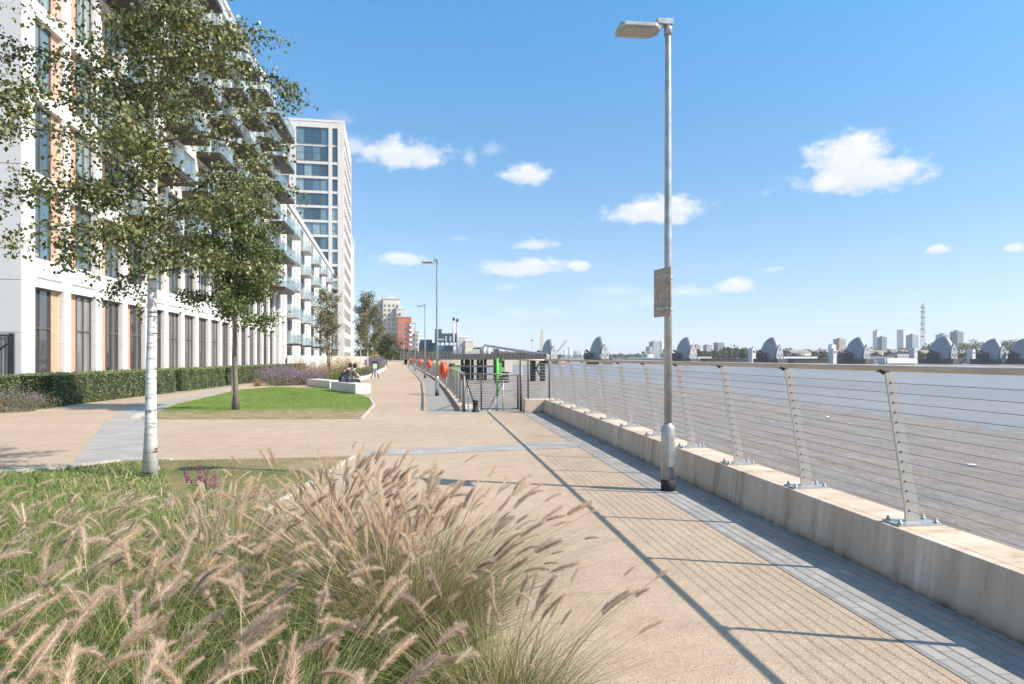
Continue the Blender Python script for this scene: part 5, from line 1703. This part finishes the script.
# moored barge with white roof, boats, gulls
t = thing('moored_barge', 'long barge with bright white roof before the barrier, left of the lattice mast', 'boat', at(898, 330, -4), .42)
m = MB(); m.extr([(-12.5, -2, -.4), (12.5, -2, -.4), (13.8, -2, 1.3), (-13.2, -2, 1.3)], (0, 5, 0)); m.build('hull', MT['dark'], t)
m = MB(); m.box(-12, 11.5, -1.6, 2.6, 1.35, 2.6); m.build('cabin', MT['frame_grey'], t)
m = MB(); m.extr([(-12.8, -2.2, 2.65), (12.4, -2.2, 2.65), (11.2, -2.2, 5.0), (-12.8, -2.2, 5.2)], (0, 5.4, 0)); m.build('roof', MT['palegrey'], t)
m = MB(); m.tube([(-13.2, -1.5, 1.2), (-13.2, -1.5, 5.0)], .3, 6); m.build('bow_post', MT['white'], t)
def launch(label, px, d, L, yaw, hullm='white'):
    t = thing('motor_boat', label, 'boat', at(px, d, -4), yaw)
    m = MB(); m.extr([(-L / 2, 0, 0), (L * .38, 0, 0), (L / 2, 0, L * .13), (-L / 2, 0, L * .11)], (0, L * .28, 0)); m.build('hull', MT[hullm], t)
    m = MB(); m.extr([(-L * .25, .03 * L, L * .115), (L * .2, .03 * L, L * .12), (L * .08, .03 * L, L * .24), (-L * .22, .03 * L, L * .24)], (0, L * .22, 0)); m.build('cabin', MT['white'], t)
    m = MB(); m.box(-L * .15, L * .03, .02 * L, .03 * L - .01, L * .16, L * .21); m.build('window', MT['glass_dark'], t)
launch('small white motor boat on the water, between two barrier piers right of the lamp post', 742, 470, 7, 2.9)
launch('salmon red boat lying behind the leftmost barrier pier', 562, 585, 11, .2, 'redhull')
launch('tiny white motor boat far out near the barrier, beside the lamp post', 705, 480, 5, 3.0)
def gull(label, px, py):
    z = -3.75; d = 683 * (EYE - z) / (py - 357); p = at(px, d, z - .12)
    t = thing('gull', label, 'bird', p, random.uniform(0, 6), 'gulls on the mud')
    m = MB(); m.lathe([(.0, -.20), (.04, -.17), (.085, -.05), (.09, .05), (.05, .13), (.055, .17), (.05, .21), (.0, .25)], 10)
    for q, (a, b, c) in enumerate(m.v): m.v[q] = (c, a, b + .20 + max(0, c - .1) * .6)
    m.build('body', MT['white'], t)
    m = MB(); m.extr([(.05, -.09, .25), (-.26, -.03, .22), (-.2, -.09, .17), (.0, -.1, .16)], (0, .18, 0)); m.build('wings', MT['palegrey'], t)
    m = MB(); m.tube([(0, -.03, .13), (0, -.03, 0)], .008, 5); m.tube([(0, .03, .13), (0, .03, 0)], .008, 5); m.build('leg', MT['orange'], t)
gull('white gull standing on the mud near the right edge', 972, 467)
gull('white gull standing on the mud between the railing posts, smaller and farther out', 828, 418)
gull('white gull far out on the mud close to the waterline', 770, 423)

# ------------------------------------------------------------------ cranes, mast, far flats
def lattice(name, label, cat, px, d, h, w0, w1, mat, z=-1, rings=(), nseg=14):
    t = thing(name, label, cat, at(px, d, z), .4)
    m = MB()
    for sx in (-1, 1):
        for sy in (-1, 1): m.beam((sx * w0, sy * w0, 0), (sx * w1, sy * w1, h), w1 * .32)
    for k in range(nseg):
        za, zb = h * k / nseg, h * (k + 1) / nseg
        wa, wb = w0 + (w1 - w0) * k / nseg, w0 + (w1 - w0) * (k + 1) / nseg
        for sx in (-1, 1):
            m.beam((-wa, sx * wa, za), (wb, sx * wb, zb), w1 * .18); m.beam((sx * wa, wa, za), (sx * wb, -wb, zb), w1 * .18)
    m.build('lattice', MT[mat], t)
    for z_ in rings:
        m = MB(); m.lathe([(w1 * 2.2, z_), (w1 * 2.6, z_ + w1 * .4), (w1 * 2.6, z_ + w1 * .9), (w1 * 2.2, z_ + w1 * 1.3)], 12); m.build('antenna_ring', MT['frame_grey'], t)
    m = MB(); m.tube([(0, 0, h), (0, 0, h * 1.06)], w1 * .25, 6); m.build('tip', MT['frame_grey'], t)
    return t


lattice('lattice_mast', 'tall lattice radio mast rising above the right skyline', 'mast', 923, 1500, 118, 3.6, 1.9, 'frame_grey', 0, (46, 62, 74, 88, 100, 110))
lattice('harbour_crane', 'pale yellow harbour crane tower with blue base, left of the first barrier pier', 'crane', 542, 640, 28, 1.5, .7, 'craney', -1, (), 9)
m = MB(); m.box(-2.6, 2.2, -2, 2, 0, 4.5); m.box(-1.4, 1.8, -1.2, 1.2, 4.5, 8.0)
tag(m.build('crane_house', MT['blueclad'], None, at(542, 632, -.5)), 'blue machine house in front of the yellow crane', 'cabin')
t = thing('harbour_crane', 'grey crane jib slanting upwards behind the first barrier pier', 'crane', at(560, 650))
m = MB(); m.beam((-4, 0, 5), (6.5, 0, 17.5), 1.5, 1.1); m.build('jib', MT['frame_grey'], t)
m = MB(); m.beam((-4, 0, 0), (-4, 0, 6), 2.2); m.build('cab', MT['palegrey'], t)
for px, d, h, lab in ((532, 560, 15, 'thin light pole on the far bank left of the yellow crane'), (1016, 700, 19, 'thin pole above the barrier at the right edge')):
    t = thing('light_pole', lab, 'pole', at(px, d)); m = MB(); m.tube([(0, 0, -5), (0, 0, h)], .22, 6); m.build('column', MT['frame_grey'], t)
    m = MB(); m.box(-1, 1, -.3, .3, h, h + .7); m.build('lamp_head', MT['dark'], t)


def flats(label, px, d, w, ytop, mat, z=0.0, yaw=.3, steps=None, cap=True):
    t = thing('block_of_flats', label, 'building', at(px, d, z), yaw)
    W = w * d / 683
    h = hgt(ytop, d) - z
    m = MB(); m.box(-W / 2, W / 2, 0, W * .8, 0, h)
    if steps:
        x = -W / 2
        for sw, sy in steps:
            ww = sw * d / 683; m.box(x - ww, x - .05, .5, W * .7, 0, hgt(sy, d) - z); x -= ww
    m.build('wall', MT[mat], t)
    if cap:
        m = MB(); m.box(-W * .2, W * .2, W * .2, W * .6, h, h + max(1.5, h * .06)); m.build('roof_plant', MT['frame_grey'], t)
    return t


flats('stepped grey far block left of the lamp post, three steps rising to the right', 657, 1500, 9, 341.5, 'farwin2', steps=((4.5, 346.5), (5, 351.5)))
flats('white slim far slab touching the lamp post', 663, 1480, 3.2, 341, 'farwin4', cap=False)
flats('low white far block below the stepped grey block', 650, 1420, 9, 354, 'farwin4', cap=False)
flats('brownish far block just right of the first barrier pier after the lamp post', 698.5, 1250, 6, 345, 'farwin3')
flats('lilac grey far block, middle of the three right of the lamp post', 709.5, 1300, 7, 345, 'farwin2')
flats('blue grey far block, tallest of the three right of the lamp post', 721, 1350, 8, 342.5, 'farwin5', cap=False)
flats('pale far block at the left of the pair beside the fifth barrier pier', 834, 1150, 6, 344.5, 'farwin4')
flats('tan far block at the right of the pair beside the fifth barrier pier', 842.5, 1200, 9, 339, 'farwin3')
flats('pale grey far tower, tallest of the trio left of the lattice mast', 879, 1600, 6, 331, 'farwin4')
flats('dark grey far tower overlapping the pale grey one', 884.5, 1500, 7, 337, 'farwin5')
flats('white far tower standing alone left of the lattice mast', 906.5, 1700, 9, 329.5, 'farwin4', cap=False)
flats('lilac far tower between the white tower and the lattice mast', 915.5, 1600, 9, 335, 'farwin2')
flats('grey green far tower behind the top of the big right barrier pier', 946, 1700, 9.5, 334.5, 'farwin2')
flats('dark far tower right of the big right barrier pier, standing on the hill', 960.5, 1700, 9.5, 331.5, 'farwin5')
for k, (px, w, yt, mt, lab) in enumerate(((566, 3, 350, 'farwin4', 'leftmost tiny pale tower on the horizon between the two left barrier piers'), (571, 3.5, 347.5, 'farwin4', 'tallest tiny tower on the horizon between the two left barrier piers'), (577, 4, 351, 'farwin2', 'low tiny tower on the horizon between the two left barrier piers'),
                                          (582, 3, 352, 'farwin4', 'small white block on the horizon left of the second barrier pier'), (587, 3.5, 350.5, 'farwin2', 'tiny lilac tower on the horizon close to the second barrier pier'))):
    flats(lab, px, 2950 + 40 * k, w, yt, mt, cap=False)
for px, d, w, h, mt, lab in ((700, 690, 26, 3.0, 'creamrender', 'low tan waterside building right of the lamp post'), (800, 690, 40, 3.0, 'white', 'low white waterside sheds right of the middle barrier pier'), (880, 680, 34, 3.5, 'farwin3', 'low brown waterside building behind the white roofed barge'), (905, 690, 18, 6, 'farwin1', 'grey control building under the lattice mast'), (1005, 660, 36, 4.5, 'farwin1', 'long grey waterside building near the right edge'), (820, 640, 56, .4, 'pile', 'long dark timber wharf between two barrier piers'), (960, 620, 60, .4, 'pile', 'long dark timber wharf at the right edge of the river'), (725, 680, 40, .3, 'pile', 'dark low wharf below the far trees')):
    t = thing('waterside_building' if mt != 'pile' else 'timber_wharf', lab, 'building' if mt != 'pile' else 'wharf', at(px, d, -4.5), .1)
    m = MB(); m.box(-w / 2, w / 2, 0, 12, 0, h + 4.0); m.build('wall' if mt != 'pile' else 'piling', MT[mt], t)
    m = MB(); m.box(-w / 2 - .4, w / 2 + .4, -.4, 12.4, h + 4.0, h + 4.5); m.build('roof' if mt != 'pile' else 'deck', MT['slate'], t)

# rows of houses and woods on the far shore
def woods(name, label, spans, seed, mat=None, leaf=1.5, per=46):
    rr = np.random.default_rng(seed); P = []
    for p0, p1, d0, d1, n, h0, h1, z in spans:
        for k in range(n):
            px, d = rr.uniform(p0, p1), rr.uniform(d0, d1); b = at(px, d, z); h = rr.uniform(h0, h1)
            q = unit(rr.standard_normal((per, 3))) * rr.uniform(.55, 1, (per, 1)) * np.array([h * .42, h * .42, h * .42])
            P.append(q + np.array([b.x, b.y, b.z + h * .55]))
    P = np.concatenate(P)
    V, F = leaves(P, leaf, rr, 0, .9)
    tag(link(name, npmesh(name, [(V, F, 0)], mat or MT['fartree'])), label, None, None, 'stuff')


woods('far_woodland', 'mass of dark trees along the far bank', [(765, 1040, 690, 780, 120, 6, 9.5, -1), (690, 770, 720, 900, 80, 7, 12, -1), (722, 752, 760, 900, 30, 11, 17, -1), (770, 1030, 780, 1000, 100, 6, 10, -1), (845, 905, 800, 1100, 36, 9, 14, -1), (925, 1040, 800, 1300, 90, 12, 22, 0), (600, 700, 1300, 1700, 70, 7, 12, -1)], 91, None, 2.6, 60)
woods('far_woodland', 'mass of trees on the hill behind the right skyline', [(960, 1080, 1300, 1900, 110, 14, 26, 14), (760, 960, 1400, 1900, 110, 10, 18, 6)], 92, None, 4.0, 50)
woods('far_woodland', 'hazy band of trees on the northern horizon', [(560, 660, 2500, 3200, 130, 9, 14, -1), (500, 560, 700, 1200, 40, 5, 9, 0), (410, 500, 560, 700, 30, 5, 8, 0)], 93, None, 4.0, 40)
woods('far_woodland', 'dark trees beyond the far towers at the end of the path', [(350, 440, 260, 330, 36, 4, 6, 0)], 94, None, 1.1, 60)
rr = np.random.default_rng(97)
hcols = ['creamrender', 'palegrey', 'farwin3', 'white', 'farwin1']
hn = ['cream', 'pale grey', 'brown', 'white', 'grey']
for k in range(34):
    px = 770 + k * 7.6 + rr.uniform(-3, 3); d = rr.uniform(700, 860); c = int(rr.integers(5))
    t = thing('terraced_house', 'far %s house with dark pitched roof among the trees behind the barrier' % hn[c], 'house', at(px, d, -1), rr.uniform(-.4, .4), 'houses behind the barrier')
    w = rr.uniform(9, 17); h = rr.uniform(5.5, 9)
    m = MB(); m.box(-w / 2, w / 2, 0, 9, 0, h); m.build('wall', MT[hcols[c]], t)
    m = MB(); m.extr([(-w / 2 - .3, -.4, h), (-w / 2 - .3, 9.4, h), (-w / 2 - .3, 4.5, h + 3.2)], (w + .6, 0, 0)); m.build('roof', MT['rusty'], t)

# ------------------------------------------------------------------ air
hz = bpy.data.materials.new('air_haze'); hz.use_nodes = True
hn_ = hz.node_tree.nodes; hn_.clear()
ho = hn_.new('ShaderNodeOutputMaterial'); hv = hn_.new('ShaderNodeVolumePrincipled')
hv.inputs['Color'].default_value = (.86, .92, 1.0, 1); hv.inputs['Density'].default_value = .00011; hv.inputs['Anisotropy'].default_value = .0
hz.node_tree.links.new(hv.outputs[0], ho.inputs['Volume'])
m = MB(); m.box(-2750, 5150, -450, 7150, -7.2, 150)
tag(m.build('haze', hz), None, None, None, 'stuff')
